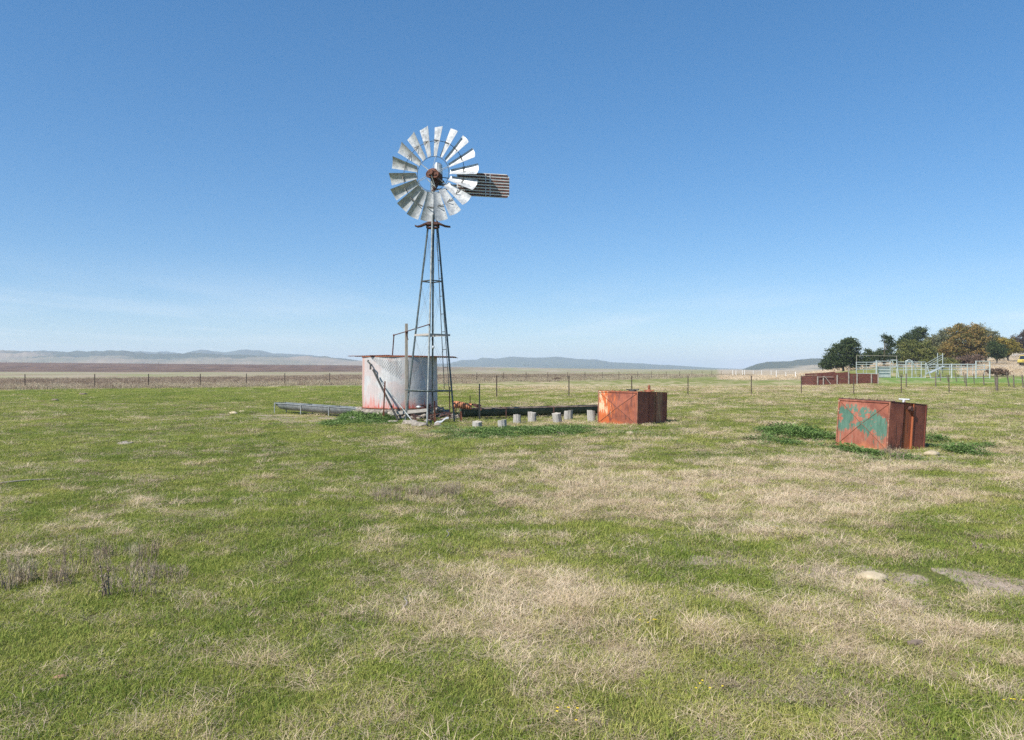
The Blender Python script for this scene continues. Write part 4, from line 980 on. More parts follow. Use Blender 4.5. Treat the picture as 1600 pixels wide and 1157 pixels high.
# ------------------------------------------------------------------ SQUARE IRON TANKS
def ship_tank(corner, a, W, D, H, mat, label, kind, roll=0.0, sink=.03, pitch=0.0):
    """corner: nearest bottom corner on the ground; a: how far the front swings away to the left"""
    v1 = Vector((-math.cos(a), math.sin(a), 0)); v2 = Vector((math.sin(a), math.cos(a), 0))
    c = corner+v1*W/2+v2*D/2; root = thing('iron_tank', label, 'iron tank', Vector((c.x, c.y, corner.z-sink)), 'square riveted iron tanks')
    rz = math.atan2(-v1.y, -v1.x); root.rotation_euler = (0, roll, rz)
    root.rotation_mode = 'XYZ'; e = Matrix.Rotation(rz, 4, 'Z') @ Matrix.Rotation(roll, 4, 'Y') @ Matrix.Rotation(pitch, 4, 'X'); root.rotation_euler = e.to_euler()
    x1, y0, y1 = W/2, -D/2, D/2
    g1 = y0+D*.36; g2 = y0+D*.40; g3 = y0+D*.62
    poly = [(-x1, y0), (x1, y0), (x1, g1), (x1-.05, g1+.01), (x1-.05, g2), (x1-.022, g2+.01), (x1-.022, g3-.012), (x1+.018, g3-.012), (x1+.018, g3+.012), (x1, g3+.012), (x1, y1), (-x1, y1)]
    m = MB(); m.prism(poly, 0, H); body = m.build('tank_body', mat, root, local=True)
    m = MB()    # dished front with creases running to the corners
    f = .045; y = y0-.004; q = [Vector((-x1+f, y, f)), Vector((x1-f, y, f)), Vector((x1-f, y, H-f)), Vector((-x1+f, y, H-f))]; ap = Vector((.02, y-.055, H*.52))
    m.add(q+[ap], [(0, 1, 4), (1, 2, 4), (2, 3, 4), (3, 0, 4)])
    fp_ = m.build('front_plate', mat, root, local=True)
    for c_ in q:
        m = MB(); m.bar(c_+Vector((0, -.005, 0)), c_.lerp(ap, .98)+Vector((0, -.002, 0)), .007, .009, (0, 0, 1)); m.build('crease', M['rust_dark'] if kind == 'rust' else M['rust'], fp_, local=True)
    fw = .028
    for z_ in (H-fw/2, fw/2): m = MB(); m.bar((-x1+fw, y0-.008, z_), (x1-fw, y0-.008, z_), fw, .016, (0, 0, 1)); m.build('edge_frame', mat, root, local=True)
    for x_ in (-x1+fw/2, x1-fw/2): m = MB(); m.bar((x_, y0-.009, 0.004), (x_, y0-.009, H+.004), fw, .018, (1, 0, 0)); m.build('edge_frame', M['edge'], root, local=True)
    m = MB(); m.bar((x1+.005, y1-.02, .01), (x1+.005, y1-.02, H), .036, .012, (0, 1, 0)); m.build('edge_frame', mat, root, local=True)
    m = MB()   # top sheet with rolled lip
    m.box((0, .0, H+.010), (W+.012, D+.004, .012)); m.bar((-x1, y0-.004, H+.012), (x1, y0-.004, H+.012), .02, .024, (0, 1, 0))
    rr = random.Random(int(W*100))
    for i in range(12): m.rock((rr.uniform(-x1, x1), rr.uniform(y0, y1), H+.02), rr.uniform(.012, .026), (1.4, 1, .9), i, 1, .3)
    for i in range(7): m.tube([(-x1+.06+i*.17, y0+.03, H), (-x1+.06+i*.17, y0+.03, H+.04)], .013, 6)
    m.build('top_sheet', M['rust'] if kind == 'rust' else M['rust_dark'], root, local=True)
    if kind == 'rust':
        m = MB(); m.tube([(.05, -.1, H), (.05, -.1, H+.06)], .12, 14); m.tube([(-.12, -.12, H+.06), (.26, -.06, H+.08)], .014, 6); m.tube([(-.05, -.3, H+.07), (.12, .1, H+.06)], .014, 6); m.build('lid_clamp', M['dark'], root, local=True)
        m = MB(); m.tube([(.35, .35, H), (.35, .35, H+.05), (.35, .35, H+.1), (.35, .35, H+.18), (.35, .35, H+.23)], [.11, .06, .035, .04, .015], 12); m.rock((.35, .35, H+.14), .045, (1, 1, 1.2), 5); m.tube([(.2, .3, H+.05), (.5, .4, H+.05)], .02, 6); m.build('valve', M['rust'], root, local=True)
    else:
        m = MB(); m.tube([(.25, .35, H), (.25, .35, H+.09)], .03, 10); m.tube([(.15, .33, H+.085), (.37, .37, H+.09)], .017, 8); m.build('tap_handle', M['galv'], root, local=True)
        m = MB(); m.tube([(x1-.03, .03, H-.10), (x1+.05, .03, H-.10)], .05, 12); m.build('outlet_stub', M['rust_dark'], root, local=True)
    return root
ship_tank(Vector((3.67, 23.3, 0)), R(42), 1.42, 1.62, .985, M['ship_rust'], 'square iron tank of dark red rust with orange and cream scale on its left face', 'rust', .004, .035, -.030)
ship_tank(Vector((7.57, 16.04, 0)), R(61.4), 1.25, 1.165, 1.0, M['ship_green'], 'square iron tank with flaking green paint over salmon primer, tilted in weeds', 'green', .018, .045, -.075)

# ------------------------------------------------------------------ FENCES
def star_proto():
    m = MB(); h = 1.0
    for an in (0, 2.09, 4.19): m.bar((0, 0, -.1), (0, 0, h), .058, .012, (math.cos(an), math.sin(an), 0))
    return m
def fence(name, label, posts, mats, pw, wires, cat='fence', wr=.003, ext=True, mat='star'):
    """posts: (px, y_base, y_top[, Y]) read off the photo -> real stakes on the terrain"""
    P = []
    for p in posts:
        b = gp(p[0], p[1]) if len(p) < 5 else Vector(((p[0]-800)/F*p[4], p[4], tz((p[0]-800)/F*p[4], p[4])))
        t = at(p[0]+(p[3] if len(p) > 3 else 0), p[2], b.y); P.append((b, t, p[5] if len(p) > 5 else pw))
    root = thing(name, label, cat, P[0][0])
    for b, t, w_ in P:
        m = MB(); b2 = b-Vector((0, 0, .08))
        if mat == 'star':
            for an in (.2, 2.3, 4.4): m.bar(b2, t, w_, .012, (math.cos(an), math.sin(an), 0))
        else: m.tube([b2, t], [w_*.55, w_*.48], 8)
        m.build('post', M[mats], root)
    for hfrac in wires:
        m = MB(); m.tube([b.lerp(t, hfrac) for b, t, w_ in P], wr, 4); m.build('wire', M['wire'], root)
    return root
fp = []
for px, yb in zip(FENCE[0][1:], FENCE[1][1:]):
    if px in (610, 680): continue
    Yb = gp(px, yb).y; fp.append((px, yb, yb-1.22/Yb*F))
fence('boundary_fence', 'long thin post and wire fence along the brown weed band behind the tank', fp, 'star', .075, (.3, .55, .78, .96), wr=.004)
fence('paddock_fence', 'nearer post and wire fence crossing the paddock behind the square iron tanks', [(776, 622, 587), (889, 620, 588), (987, 619, 588), (1075, 618, 587.5), (1174, 617.5, 587), (1252, 616.5, 587), (1334, 616, 586.5), (1408.5, 615, 588, -.5), (1483, 615, 586, -.5), (1558, 612, 584, 0), (1640, 611, 583)],
      'star', .062, (.25, .5, .75, .96), wr=.0028)
# leaning posts of the holding yard
fence('holding_yard_fence', 'row of short leaning posts with wire across the bright green strip', [(1416, 606, 584), (1462, 606.5, 583), (1510, 605, 584, -1), (1537.5, 603, 584, -1), (1556, 604, 584.5, -2), (1577.5, 605, 582, -5), (1584.5, 608, 586, -1), (1599, 607, 586, -2), (1622, 607, 585)], 'fence_wood', .10, (.4, .85), wr=.003, mat='wood')
fence('yard_back_fence', 'row of small leaning posts just in front of the silver stock yard', [(1469.5, 596, 583), (1482, 597, 586, -3), (1495, 597, 581, -3), (1507.5, 599, 582, -2), (1522.5, 601, 584, -1.5)], 'fence_wood', .085, (.5, .9), wr=.003, mat='wood')
b = gp(1557.5, 612); m = MB(); m.tube([b-Vector((0, 0, .1)), b+Vector((.02, 0, 1.05))], [.09, .075], 10); tag(m.build('strainer_post', M['fence_wood'], None, b), 'thick brown timber strainer post near the right edge of the photo', 'post')
b = gp(1255, 597); m = MB(); m.tube([b-Vector((0, 0, .1)), b+Vector((0, 0, .85))], [.06, .05], 8); tag(m.build('short_post', M['post_wood'], None, b), 'short dark post just left of the red board yard', 'post')
fence('pale_post_fence', 'far line of whitish posts with a small gate at its left end', [(1145, 588, 578.5), (1150, 588, 579), (1160, 588, 578.5), (1163.5, 588, 578), (1177, 586, 579), (1190, 586, 578.5), (1205, 586, 579), (1213, 591.5, 579), (1228, 590, 581), (1243, 590, 581)], 'white', .13, (.6, .95), wr=.012, mat='wood')

# ------------------------------------------------------------------ RED BOARD YARD
RY = 75.0
def fpnt(px, py, Y=RY): return at(px, py, Y)
base = gp(1320, 600); 
yard = thing('board_yard', 'low race of dark red boards with pale posts left of the silver yard', 'stock race', Vector((at(1320, 600, RY).x, RY, tz(at(1320, 600, RY).x, RY))))
outline = [(1271, 588.3), (1277, 588), (1277.2, 584.3), (1300, 583.2), (1318, 581.8), (1326, 581), (1327, 583.8), (1352, 584.2), (1372, 585)]
def yz(px, Yo): return tz((px-800)/F*Yo, Yo)
m = MB(); rr = random.Random(3)
for side, Yo in (('front', RY), ('back', RY+3.2)):
    for i in range(len(outline)-1):
        (xa, ya), (xb, yb) = outline[i], outline[i+1]
        if xb-xa < 1: continue
        Xa, Xb = (xa-800)/F*RY, (xb-800)/F*RY
        ga, gb = yz(xa, RY)-.03, yz(xb, RY)-.03
        za = EYE-(ya-HZ)/F*RY; zb = EYE-(yb-HZ)/F*RY; n_ = 6
        for k in range(n_):
            t0 = (k+.06)/n_; t1 = (k+.94)/n_; j = rr.uniform(-.012, .012)
            A0_ = Vector((Xa, Yo+j, ga+(za-ga)*(t0+t1)/2)); B0_ = Vector((Xb, Yo+j, gb+(zb-gb)*(t0+t1)/2))
            m.bar(A0_, B0_, (za-ga)*(t1-t0), .035, (0, 0, 1))
m.build('board_wall', M['red_wood'], yard)
m = MB()
for px in (1272, 1372):
    X_ = (px-800)/F*RY; g_ = yz(px, RY)
    for k in range(5): m.bar((X_, RY+.03, g_+.10+k*.17), (X_, RY+3.17, g_+.10+k*.17), .14, .035, (0, 0, 1))
m.build('end_wall', M['red_wood'], yard)
for (px, yt) in ((1277, 588.5), (1286, 588.3), (1307.5, 586), (1325.5, 575), (1338.5, 584.5), (1361, 584.5), (1371.5, 583.5)):
    X_ = (px-800)/F*RY; m = MB(); m.bar((X_, RY-.08, yz(px, RY)-.1), (X_, RY-.08, EYE-(yt-HZ)/F*RY), .09, .07, (1, 0, 0)); m.build('post', M['pale_wood'], yard)
m = MB(); m.bar((fpnt(1287, 588).x, RY-.14, fpnt(1287, 588).z), (fpnt(1297, 600).x, RY-.16, .22), .06, .05); m.bar((fpnt(1277, 589.3).x, RY-.14, fpnt(0, 589.3).z), (fpnt(1301, 589.3).x, RY-.14, fpnt(0, 589.3).z), .05, .04); m.build('brace', M['pale_wood'], yard)

# ------------------------------------------------------------------ SILVER STOCK YARD
SY = 88.0
sy = thing('stock_yard', 'large silver pipe rail cattle yard with gates and a loading ramp', 'stock yard', Vector((at(1440, 591, SY).x, SY, yz(1440, SY))))
def rail(m, xa, xb, y, Y0=SY, Y1=None, r=.036, y2=None): m.tube([at(xa, y, Y0), at(xb, y if y2 is None else y2, Y1 if Y1 else Y0)], r, 6)
def upright(m, px, yt, Y=SY, r=.05, yb=None):
    b = at(px, 591, Y); z0 = tz(b.x, Y)-.05 if yb is None else at(px, yb, Y).z; m.tube([Vector((b.x, Y, z0)), Vector((b.x, Y, at(px, yt, Y).z))], r, 6)
bays = [(1338, 1369.5, [566.5, 570, 574, 577.5, 584], 566), (1371, 1390, [564.8, 569, 573.5, 577.8], 564.5), (1403, 1446, [566, 569.8, 574, 578, 590.5], 565), (1454, 1487, [569.5, 573.8, 578.2, 590.5], 569), (1488, 1524, [569.5, 573.8, 578.2, 590.5], 569), (1526, 1546, [564.8, 572, 577.5, 590.5], 564)]
for (xa, xb, ys, yt) in bays:
    m = MB()
    for y in ys: rail(m, xa, xb, y)
    n_ = max(1, int((xb-xa)/12))
    for k in range(1, n_): upright(m, xa+(xb-xa)*k/n_, ys[0], r=.018)
    m.build('rail_panel', M['yard'], sy)
for px, yt, w_ in ((1338, 565.5, .05), (1369.5, 563.5, .11), (1391, 564, .05), (1401, 563, .05), (1415.5, 563.5, .07), (1425, 563.5, .07), (1439.5, 566, .06), (1446, 567, .05), (1463, 569, .05), (1487, 568.5, .09), (1511.5, 568.5, .07), (1525, 564, .09), (1546.5, 564.5, .09), (1349, 578, .035)):
    m = MB(); upright(m, px, yt, r=w_*.8); m.build('post', M['yard'], sy)
m = MB()   # gate frame with sloped sides
for (xa, ya, xb, yb) in ((1392, 563.3, 1402, 563.3), (1394, 564, 1396, 569), (1401, 564, 1404, 590), (1393, 573, 1404, 573), (1425, 566, 1432, 575)): m.tube([at(xa, ya, SY-.1), at(xb, yb, SY-.1)], .06, 6)
m.build('gate', M['yard'], sy)
m = MB()   # sheeted panel
p_ = [at(1372, 574, SY+.3), at(1392, 573, SY+.3)]; m.bar(at(1372, 582, SY+.3), at(1392, 582, SY+.3), 1.12, .02, (0, 0, 1)); m.build('sheet_panel', M['yard'], sy)
m = MB()   # crush hoop
hp = [at(1416, 569, SY+.1), at(1416.5, 564.5, SY+.1), at(1419, 562.8, SY+.1), at(1422, 562.8, SY+.1), at(1424.5, 564.5, SY+.1), at(1425, 569, SY+.1)]; m.tube(hp, .05, 6); m.bar(at(1417, 565.5, SY+.2), at(1424, 565.5, SY+.2), .22, .02, (0, 0, 1)); m.build('crush_head', M['yard'], sy)
m = MB()   # loading ramp side rails
for k in range(3): m.tube([at(1449, 567.5+k*3.2, SY+1), at(1473, 554.5+k*3.4, SY+2.5)], .03, 6)
for px, yt, yb in ((1465, 552, 586), (1473, 552, 584)): m.tube([at(px, yb, SY+2), at(px, yt, SY+2)], .04, 6)
m.build('ramp_rail', M['yard'], sy)
m = MB(); m.bar(at(1447, 567.5, SY-.2), at(1455, 593, SY-.3), .10, .06); m.bar(at(1450, 584, SY+.6), at(1472, 573, SY+2.2), .75, .04, (0, 1, 0)); m.build('ramp', M['yard'], sy)
m = MB(); rail(m, 1338, 1402, 555.5, SY+6, None, .022, 556.8)
for px in (1338.5, 1401): upright(m, px, 556, SY+6, .03)
m.build('overhead_pipe', M['post_wood'], sy)
m = MB()   # rear line of the yard
for y in (570.5, 574.5, 578.5):
    rail(m, 1392, 1540, y, SY+7, None, .03)
for k in range(9): upright(m, 1394+k*18, 569.5, SY+7, .035)
for k in range(4):
    for y in (571, 576, 581): m.tube([at(1404+k*30, y, SY), at(1404+k*30, y, SY+7)], .028, 6)
m.build('rear_panel', M['yard'], sy)

# ------------------------------------------------------------------ far lines of trees on the plain
m = MB(); rr = random.Random(8)
for (xa, xb, yb, Y_, h_, n_) in ((205,238,563.4,2300,1.5,16),(252,266,563.2,2350,1.2,7),(176,186,558.5,2500,1.6,5),(150,158,561,2400,1,3),(196,202,562,2300,1,3),(20,34,561,2400,.8,4),(95,140,561.5,2300,.8,12),(815,826,570.5,2300,1.2,6),(848,878,571.6,2300,.9,12),(915,960,573,2400,.7,12),(700,720,569.5,2500,.8,6),(430,520,565,2500,.7,14),(300,330,563.5,2400,.6,8),(1000,1040,575,2500,.6,8)):
    for i in range(n_):
        px = rr.uniform(xa, xb); c = at(px, yb, Y_+rr.uniform(-40, 40)); r_ = h_*Y_/F*rr.uniform(.6, 1.1); m.rock(c, r_, (1.5, 1.3, .8), rr.randint(0, 999), 1, .3)
ft_ = m.build('far_woods', simple('far_tree_leaves', (.03,.045,.025), (.06,.08,.04), .2, 1, 0, 0), None); tag(ft_, 'dark far lines of trees at the foot of the blue hills', 'woods', None, 'stuff')
# ------------------------------------------------------------------ SHEEP on the crest of the ploughed field
m = MB(); m.rock((0, 0, .58), .36, (1.55, .85, .8), 2, 2, .1); m.rock((.62, 0, .66), .14, (1.3, .8, 1), 3, 2, .1); m.tube([(.35, 0, .62), (.6, 0, .68)], [.16, .10], 8)
for x_ in (-.32, .32):
    for y_ in (-.14, .14): m.tube([(x_, y_, 0), (x_, y_, .45)], [.04, .07], 6)
body_ = m.build('sheep', M['wool'], None, (0, 0, 0)); rr = random.Random(5)
for i in range(46):
    o_ = body_ if i == 0 else body_.copy()
    if i: COL.objects.link(o_)
    px = 8+i*11.6+rr.uniform(-6, 6); Y = rr.uniform(862, 890); X_ = (px-800)/F*Y; o_.location = (X_, Y, tz(X_, Y)); o_.rotation_euler = (0, 0, rr.uniform(0, 6.28)); k = rr.uniform(1.0, 1.45); o_.scale = (k, k, k)
    tag(o_, 'tiny pale sheep grazing along the crest of the brown field', 'sheep', 'sheep along the crest of the brown field')
# ------------------------------------------------------------------ ROAD, CAR
def road():
    path = [(1690, 92), (1640, 104), (1606, 116), (1585, 128), (1572, 142), (1574, 158), (1584, 175), (1600, 200)]; V = []
    pts = [Vector(((p[0]-800)/F*p[1], p[1], 0)) for p in path]; dense = []
    for i in range(len(pts)-1):
        for k in range(8): dense.append(pts[i].lerp(pts[i+1], k/8))
    dense.append(pts[-1]); m = MB(); m.smooth = True; vs = []
    for i, p in enumerate(dense):
        d = (dense[min(i+1, len(dense)-1)]-dense[max(i-1, 0)]).normalized(); s = Vector((d.y, -d.x, 0))
        for k in range(5):
            q = p+s*((k-2)/2*2.6+ .3*math.sin(i*.7)); vs.append((q.x, q.y, tz(q.x, q.y)+.05))
    m.add(vs, [(i*5+k, i*5+k+1, (i+1)*5+k+1, (i+1)*5+k) for i in range(len(dense)-1) for k in range(4)])
    o = m.build('gravel_road', simple('gravel', (.26,.235,.21), (.36,.33,.30), 1.5, .95, 0, .3), None); o['kind'] = 'structure'
road()
cb = Vector(((1589-800)/F*127+2.6, 127, 0)); cb.z = tz(cb.x, cb.y)+.05
car = thing('parked_car', 'yellow off-road car with dark windows parked at the right edge', 'car', cb)
m = MB(); prof = [(-1.95, .45), (-2.0, .95), (-1.85, 1.08), (-1.5, 1.12), (1.0, 1.12), (1.1, 1.08), (2.0, .98), (2.08, .6), (2.0, .42)]
def side_prism(m, prof, w0, w1=None):
    n_ = len(prof); zs = [p[1] for p in prof]; L_ = []
    for sgn in (-1, 1): L_ += [cb+Vector((x_, sgn*w0, z_)) for x_, z_ in prof]
    m.add(L_, [tuple(range(n_)), tuple(range(n_, 2*n_))[::-1]]+[(i, n_+i, n_+(i+1) % n_, (i+1) % n_) for i in range(n_)])
side_prism(m, prof, .85); m.build('body', M['yellow'], car)
m = MB(); side_prism(m, [(-1.75, 1.12), (-1.6, 1.66), (.35, 1.66), (1.0, 1.12)], .78); m.build('cabin', M['glass'], car)
m = MB(); side_prism(m, [(-1.62, 1.665), (-1.5, 1.75), (.3, 1.75), (.4, 1.665)], .80)
for sgn in (-.79, .79):
    for xa, xb in ((-1.72, -1.6), (-.62, -.6), (.96, .36)): m.bar(cb+Vector((xa, sgn, 1.12)), cb+Vector((xb, sgn, 1.67)), .10, .04, (1, 0, 0))
m.build('roof', M['yellow'], car)
for x_ in (-1.3, 1.35):
    for sgn in (-1, 1):
        c = cb+Vector((x_, sgn*.8, .36)); m = MB(); m.tube([c-Vector((0, .12, 0)), c+Vector((0, .12, 0))], .36, 20); w_ = m.build('wheel', M['tyre'], car)
        m = MB(); m.tube([c-Vector((0, .135, 0)), c+Vector((0, .135, 0))], .2, 14); m.build('rim', M['galv'], w_)
m = MB(); m.box(cb+Vector((-2.0, -.6, .85)), (.06, .2, .16)); m.build('tail_light', M['rust'], car)
m = MB(); m.box(cb+Vector((-2.02, 0, .52)), (.14, 1.7, .16)); m.build('bumper', M['tyre'], car)

# ------------------------------------------------------------------ TREES
def leafmat(name, cols): return blade_mat(name, cols, .22, False)
LM = {'dark': leafmat('dark_leaves', [(.022,.038,.014),(.05,.075,.026),(.10,.12,.045)]), 'olive': leafmat('olive_leaves', [(.05,.065,.02),(.15,.165,.045),(.28,.26,.08)]),
 'autumn': leafmat('autumn_leaves', [(.06,.065,.022),(.16,.15,.045),(.31,.19,.06),(.20,.20,.08)]), 'gold': leafmat('golden_leaves', [(.10,.11,.03),(.26,.21,.04),(.44,.30,.06)]),
 'grey': leafmat('grey_leaves', [(.07,.085,.045),(.16,.17,.09),(.27,.25,.14)]), 'brown': leafmat('brown_twigs', [(.09,.06,.045),(.17,.11,.08),(.24,.17,.12)]), 'purple': leafmat('dusky_leaves', [(.035,.03,.025),(.08,.06,.05),(.13,.10,.08)])}
def tree(name, label, px, ybase, Y, lobes, leaf, n, ls=.22, group='trees on the right hand rise', cat='tree', trunk=True, twiggy=False):
    """lobes: (px, py, rx_px, ry_px) in photo pixels at this tree's own distance"""
    b = Vector(((px-800)/F*Y, Y, 0)); b.z = tz(b.x, b.y)
    root = thing(name, label, cat, b, group); k = Y/F; r2 = random.Random(px); rg = np.random.default_rng(px+Y)
    L = [(at(x, y, Y)+Vector((0, r2.uniform(-.25, .25)*rx*k, 0)), rx*k, ry*k) for (x, y, rx, ry) in lobes]
    area = sum(a*c for _, a, c in L); V = []; Fc = []; B = []
    tw = MB()
    for (c, rx, rz) in L:
        ncl = max(8, int(1.5*n*(rx*rz)/area/26))
        for _ in range(ncl):
            d = rg.normal(size=3); d /= np.linalg.norm(d); rad = rg.uniform(.40, 1.0)**.6*(.82+.42*rg.random()**2)
            cc = np.array([c.x+d[0]*rx*rad, c.y+d[1]*rx*rad*.9, c.z+d[2]*rz*rad]); bt = rg.uniform(.0, 1)
            cs = ls*rg.uniform(1.1, 2.6)
            if cc[2] < b.z+.15: cc[2] = b.z+.15+rg.random()*.3
            if r2.random() < .05: tw.tube([Vector((b.x+(cc[0]-b.x)*.25, b.y+(cc[1]-b.y)*.25, b.z+(cc[2]-b.z)*.45)), Vector(cc)], [.05, .012], 5)
            m_ = 26
            P = cc+rg.normal(size=(m_, 3))*np.array([cs*.55, cs*.55, cs*.32])
            U = rg.normal(size=(m_, 3)); U /= np.linalg.norm(U, axis=1)[:, None]; W = rg.normal(size=(m_, 3)); W -= (W*U).sum(1)[:, None]*U; W /= np.linalg.norm(W, axis=1)[:, None]
            s1 = ls*rg.uniform(.6, 1.15, (m_, 1)); s2 = s1*rg.uniform(.45, .85, (m_, 1))
            o = len(V); q = np.stack([P-U*s1*.5, P+W*s2*.5, P+U*s1*.5, P-W*s2*.5], 1).reshape(-1, 3)-np.array(b)
            V += q.tolist(); Fc += [(o+4*i, o+4*i+1, o+4*i+2, o+4*i+3) for i in range(m_)]
            bb = np.clip(bt*.7+rg.uniform(0, .3, m_), 0, 1); B += np.repeat(bb, 4).tolist()
    me = bpy.data.meshes.new('crown'); me.from_pydata(V, [], Fc); a = me.attributes.new('bt', 'FLOAT', 'POINT'); a.data.foreach_set('value', np.array(B, np.float32))
    me.materials.append(LM[leaf]); cr = bpy.data.objects.new('crown', me); COL.objects.link(cr); cr.parent = root
    h = max(c.z for c, _, _ in L)-b.z; r0 = .06+.03*h
    main = L[0][0]; tw.tube([b-Vector((0, 0, .2)), b.lerp(main, .4), main], [r0, r0*.75, r0*.3], 8)
    for (c, rx, rz) in L[1:]: tw.tube([b.lerp(main, .3), c.lerp(b, .3)+Vector((0, 0, .1)), c], [r0*.55, r0*.35, r0*.12], 6)
    tw.build('trunk', M['bark'], root)
    return root
tree('dark_tree', 'broad dark green tree, leftmost on the rise, with a rounded point', 1318, 576, 118, [(1318, 556, 25, 17), (1326, 540, 15, 10), (1302, 566, 20, 11), (1337, 562, 14, 14), (1325, 533, 9, 5), (1309, 545, 11, 8), (1291, 573, 9, 5)], 'dark', 9000, .26)
tree('dark_bush', 'small dark bush between the broad dark tree and the two tiered one', 1357, 574, 124, [(1357, 558, 7, 9), (1355, 550, 5, 5), (1352, 567, 8, 7)], 'dark', 1500, .22)
tree('tiered_tree', 'dark tree with a separate round tuft above its lower crown', 1382, 574, 126, [(1380, 554, 17, 9), (1388, 531, 9, 6), (1392, 538, 7, 5), (1369, 558, 9, 7), (1382, 526, 5, 2.5), (1395, 560, 9, 8), (1388, 546, 6, 5)], 'dark', 4500, .22)
tree('pine_tree', 'tall windswept dark pine leaning right behind the olive tree', 1425, 572, 150, [(1425, 527, 15, 8), (1434, 517, 12, 6), (1412, 535, 9, 8), (1440, 524, 8, 6), (1427, 540, 18, 9), (1403, 540, 5, 6)], 'dark', 5500, .28)
tree('olive_tree', 'olive green bushy tree behind the middle of the silver yard', 1428, 575, 132, [(1425, 552, 22, 15), (1442, 548, 17, 15), (1408, 560, 14, 10), (1455, 560, 14, 11), (1420, 538, 14, 7)], 'olive', 9000, .26)
tree('grey_tree', 'grey green tree between the olive tree and the large autumn tree', 1472, 574, 148, [(1470, 535, 18, 14), (1480, 525, 15, 10), (1462, 545, 14, 13), (1485, 550, 16, 12), (1452, 533, 8, 7)], 'grey', 7500, .28)
tree('autumn_tree', 'large orange and green autumn tree with the tallest crown', 1505, 574, 142, [(1505, 535, 26, 18), (1524, 532, 20, 16), (1478, 545, 14, 10), (1495, 520, 16, 10), (1520, 516, 17, 9), (1490, 549, 18, 12), (1520, 550, 20, 13), (1500, 511, 9, 5)], 'autumn', 15000, .27)
tree('rust_bush', 'low rusty orange bush at the foot of the large autumn tree', 1512, 571, 120, [(1500, 563, 12, 6), (1520, 562, 14, 7), (1510, 568, 16, 5)], 'brown', 2500, .22, cat='bush')
tree('faded_tree', 'faded green tree on the right shoulder of the large autumn tree', 1540, 568, 156, [(1540, 528, 17, 13), (1551, 538, 14, 12), (1530, 520, 13, 9), (1536, 548, 16, 12)], 'grey', 8000, .28)
tree('round_shrub', 'round dark green shrub in front of the golden tree', 1557, 562, 136, [(1558, 548, 13, 11), (1552, 540, 8, 6), (1563, 555, 9, 7)], 'dark', 4000, .24, cat='shrub')
tree('golden_tree', 'low golden yellow tree left of the yellow car', 1576, 556, 145, [(1572, 542, 12, 9), (1586, 545, 10, 7), (1565, 532, 8, 5), (1578, 536, 8, 6), (1572, 551, 7, 5)], 'gold', 5000, .24)
tree('dusky_tree', 'dusky purple brown tree cut by the right edge of the photo', 1605, 556, 175, [(1604, 532, 20, 14), (1588, 536, 13, 10), (1612, 522, 16, 9), (1620, 540, 24, 15), (1595, 546, 14, 7)], 'purple', 8000, .3)
tree('olive_bush', 'low olive bush under the grey green tree', 1470, 575, 112, [(1482, 567, 16, 8), (1462, 569, 14, 7), (1446, 568, 10, 7)], 'olive', 3600, .2, cat='bush')
tree('dead_bush', 'flat topped dead brown bush at the right end of the silver yard', 1560, 590, 92, [(1552, 581, 8, 4), (1563, 581, 9, 4.5), (1572, 583, 6, 3)], 'brown', 1600, .16, cat='bush', group='dead bushes')
tree('dead_bush', 'small dead bush on the plain behind the rusty square tank', 915, 590, 115, [(872, 604, 5, 1.5)], 'brown', 200, .16, cat='bush', group='dead bushes')

# ------------------------------------------------------------------ FOREGROUND THINGS
c = gp(1362, 907); m = MB(); m.rock(c+Vector((0, 0, .012)), .108, (1.0, .8, .48), 12, 3, .16, .1); tag(m.build('stone', M['stone_pale'], None, c), 'smooth cream stone in the bare soil of the right foreground', 'stone')
c = gp(95, 1062); m = MB(); m.rock(c+Vector((0, 0, .008)), .03, (1.3, .9, .45), 13, 3, .3, .3); tag(m.build('stone', M['stone_red'], None, c), 'small reddish stone in the bottom left grass', 'stone')
c = gp(195, 694); m = MB(); m.rock(c+Vector((0, 0, .0)), .13, (1.4, .9, .4), 14, 3, .35); tag(m.build('stone', M['stone'], None, c), 'flat greyish brown stone alone in the green grass on the left', 'stone')
for i, (px, py, s_, lab) in enumerate(((365, 647, .12, 'whitish stone left of the bare strip by the long trough'), (378, 644, .09, 'second whitish stone nearest the bare strip'), (352, 640, .07, 'tiny pale stone left of the whitish pair'), (130, 618, .2, 'low grey lump in grass before the weed band'), (86, 627, .16, 'dark earthy lump in the left grass'), (1203, 631, .12, 'small white stone in grass between the two square tanks'), (1300, 648, .08, 'tiny pale stone behind the green painted tank'), (985, 679, .10, 'small white stone in front of the rusty square tank'), (1455, 712, .12, 'flat pale stone on bare soil right of the green painted tank'))):
    c = gp(px, py); m = MB(); m.rock(c+Vector((0, 0, s_*.2)), s_, (1.3, .9, .5), 80+i, 2, .3); tag(m.build('stone', M['stone_pale'] if i not in (3, 4) else M['earth'], None, c), lab, 'stone')
c = gp(1430, 1012); m = MB(); m.rock(c+Vector((0, 0, .02)), .035, (1.2, .9, .7), 33, 3, .4); tag(m.build('bark_chip', M['earth'], None, c), 'small brown lump of bark in the lower right grass', 'bark')
def stick(px0, py0, px1, py1, r, lab, h=.03):
    a = gp(px0, py0); b = gp(px1, py1); m = MB(); pts = [a.lerp(b, t)+Vector((.02*math.sin(t*7), 0, h*(.5+.5*math.sin(t*3)))) for t in np.linspace(0, 1, 7)]
    m.tube(pts, [r*(1-.5*i/6) for i in range(7)], 7); tag(m.build('stick', M['stick'], None, a), lab, 'stick')
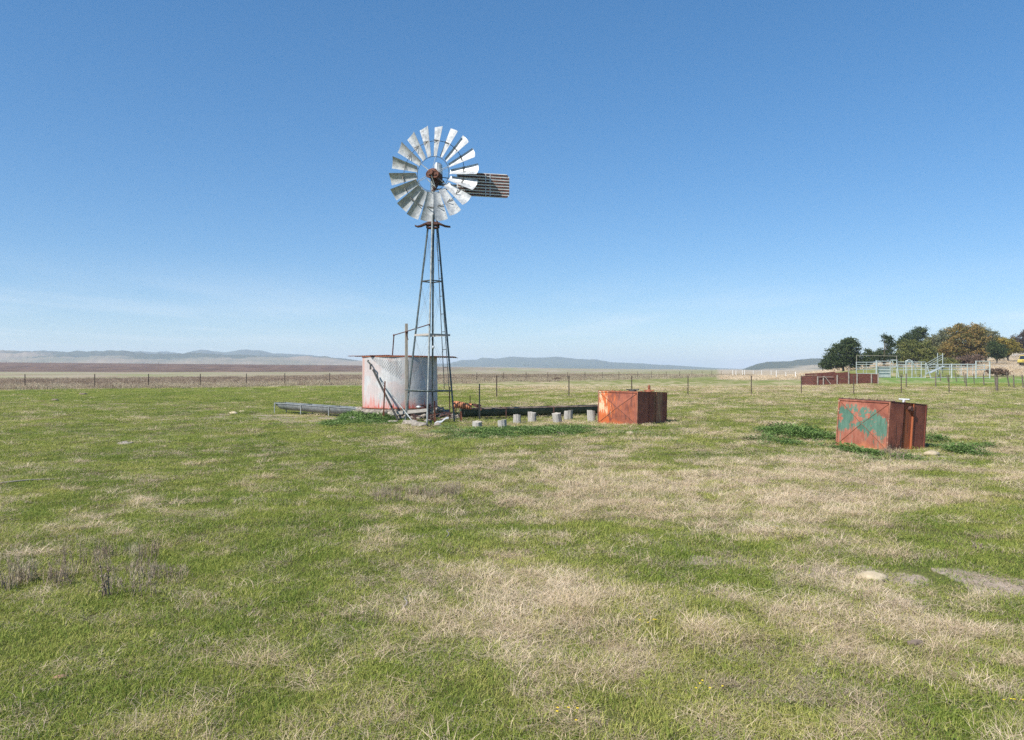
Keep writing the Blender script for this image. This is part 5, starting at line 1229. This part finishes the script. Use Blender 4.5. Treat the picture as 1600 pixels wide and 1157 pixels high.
stick(629, 955, 640, 935, .007, 'short dark stick standing in the lower middle grass', .035); stick(0, 757, 85, 751, .014, 'long grey branch lying at the left edge'); stick(697, 842, 703, 830, .006, 'tiny bent twig in the middle grass', .03)
def dead_plant(px, py, h, n, spread, lab, seed, thick=.0028, fan=.35):
    c = gp(px, py); m = MB(); r2 = random.Random(seed)
    for i in range(max(3, int(n*.6))):
        a = r2.uniform(0, 6.283); d = 1.25*spread*math.sqrt(r2.random()); p = c+Vector((math.cos(a)*d, math.sin(a)*d*.6, -.01)); hh = h*r2.uniform(.45, 1); ln = Vector((r2.uniform(-fan, fan), r2.uniform(-fan, fan), 1))
        q = [p, p+ln*hh*.5+Vector((r2.uniform(-.01, .01), 0, 0)), p+ln*hh+Vector((r2.uniform(-.02, .02), 0, 0))]; m.tube(q, [thick, thick*.8, thick*.4], 4, False)
        for k in range(7):
            t = r2.uniform(.35, 1); s = p+ln*hh*t; e = s+Vector((r2.uniform(-1, 1), r2.uniform(-1, 1), r2.uniform(.2, 1)))*r2.uniform(.01, .035); m.tube([s, e], [thick*.6, thick*.35], 3, False)
            if r2.random() < .6: m.rock(e, thick*1.3, (1, 1, 1.2), k, 1, .2)
    return tag(m.build('dead_weed', M['stalk'], None, c), lab, 'dead weed', 'dead weed clumps in the foreground')
dead_plant(165, 936, .30, 7, .03, 'tall dried seed stalk in the left foreground weeds', 1, .0055, .16)
dead_plant(205, 932, .22, 26, .17, 'wide dead weed clump right of the tall dried stalk', 2)
dead_plant(80, 915, .26, 30, .20, 'broad dead weed clump left of the tall dried stalk', 3)
dead_plant(10, 925, .26, 10, .05, 'dark thin dead stalks at the left edge', 4)
dead_plant(120, 890, .24, 18, .15, 'pale dead stalks behind the foreground weed clumps on the left', 5)
dead_plant(255, 905, .15, 22, .14, 'low brown dead clump at the right end of the left weed patch', 8)
dead_plant(600, 788, .24, 32, .17, 'dense brown dead clump in the middle distance grass', 6)
dead_plant(628, 785, .18, 14, .12, 'thin brown clump just right of the dense middle one', 7)
dead_plant(705, 785, .20, 14, .12, 'sparse upright dead stalks below the windmill', 9)
dead_plant(678, 786, .16, 4, .03, 'single slim dead stalk left of the sparse upright ones', 12)
dead_plant(1530, 862, .11, 8, .03, 'small spiky dark dead weed on bare soil at the right', 10, .005)
dead_plant(1400, 722, .30, 16, .10, 'pale branching dead weed in front of the green painted tank', 11, .005, .7)
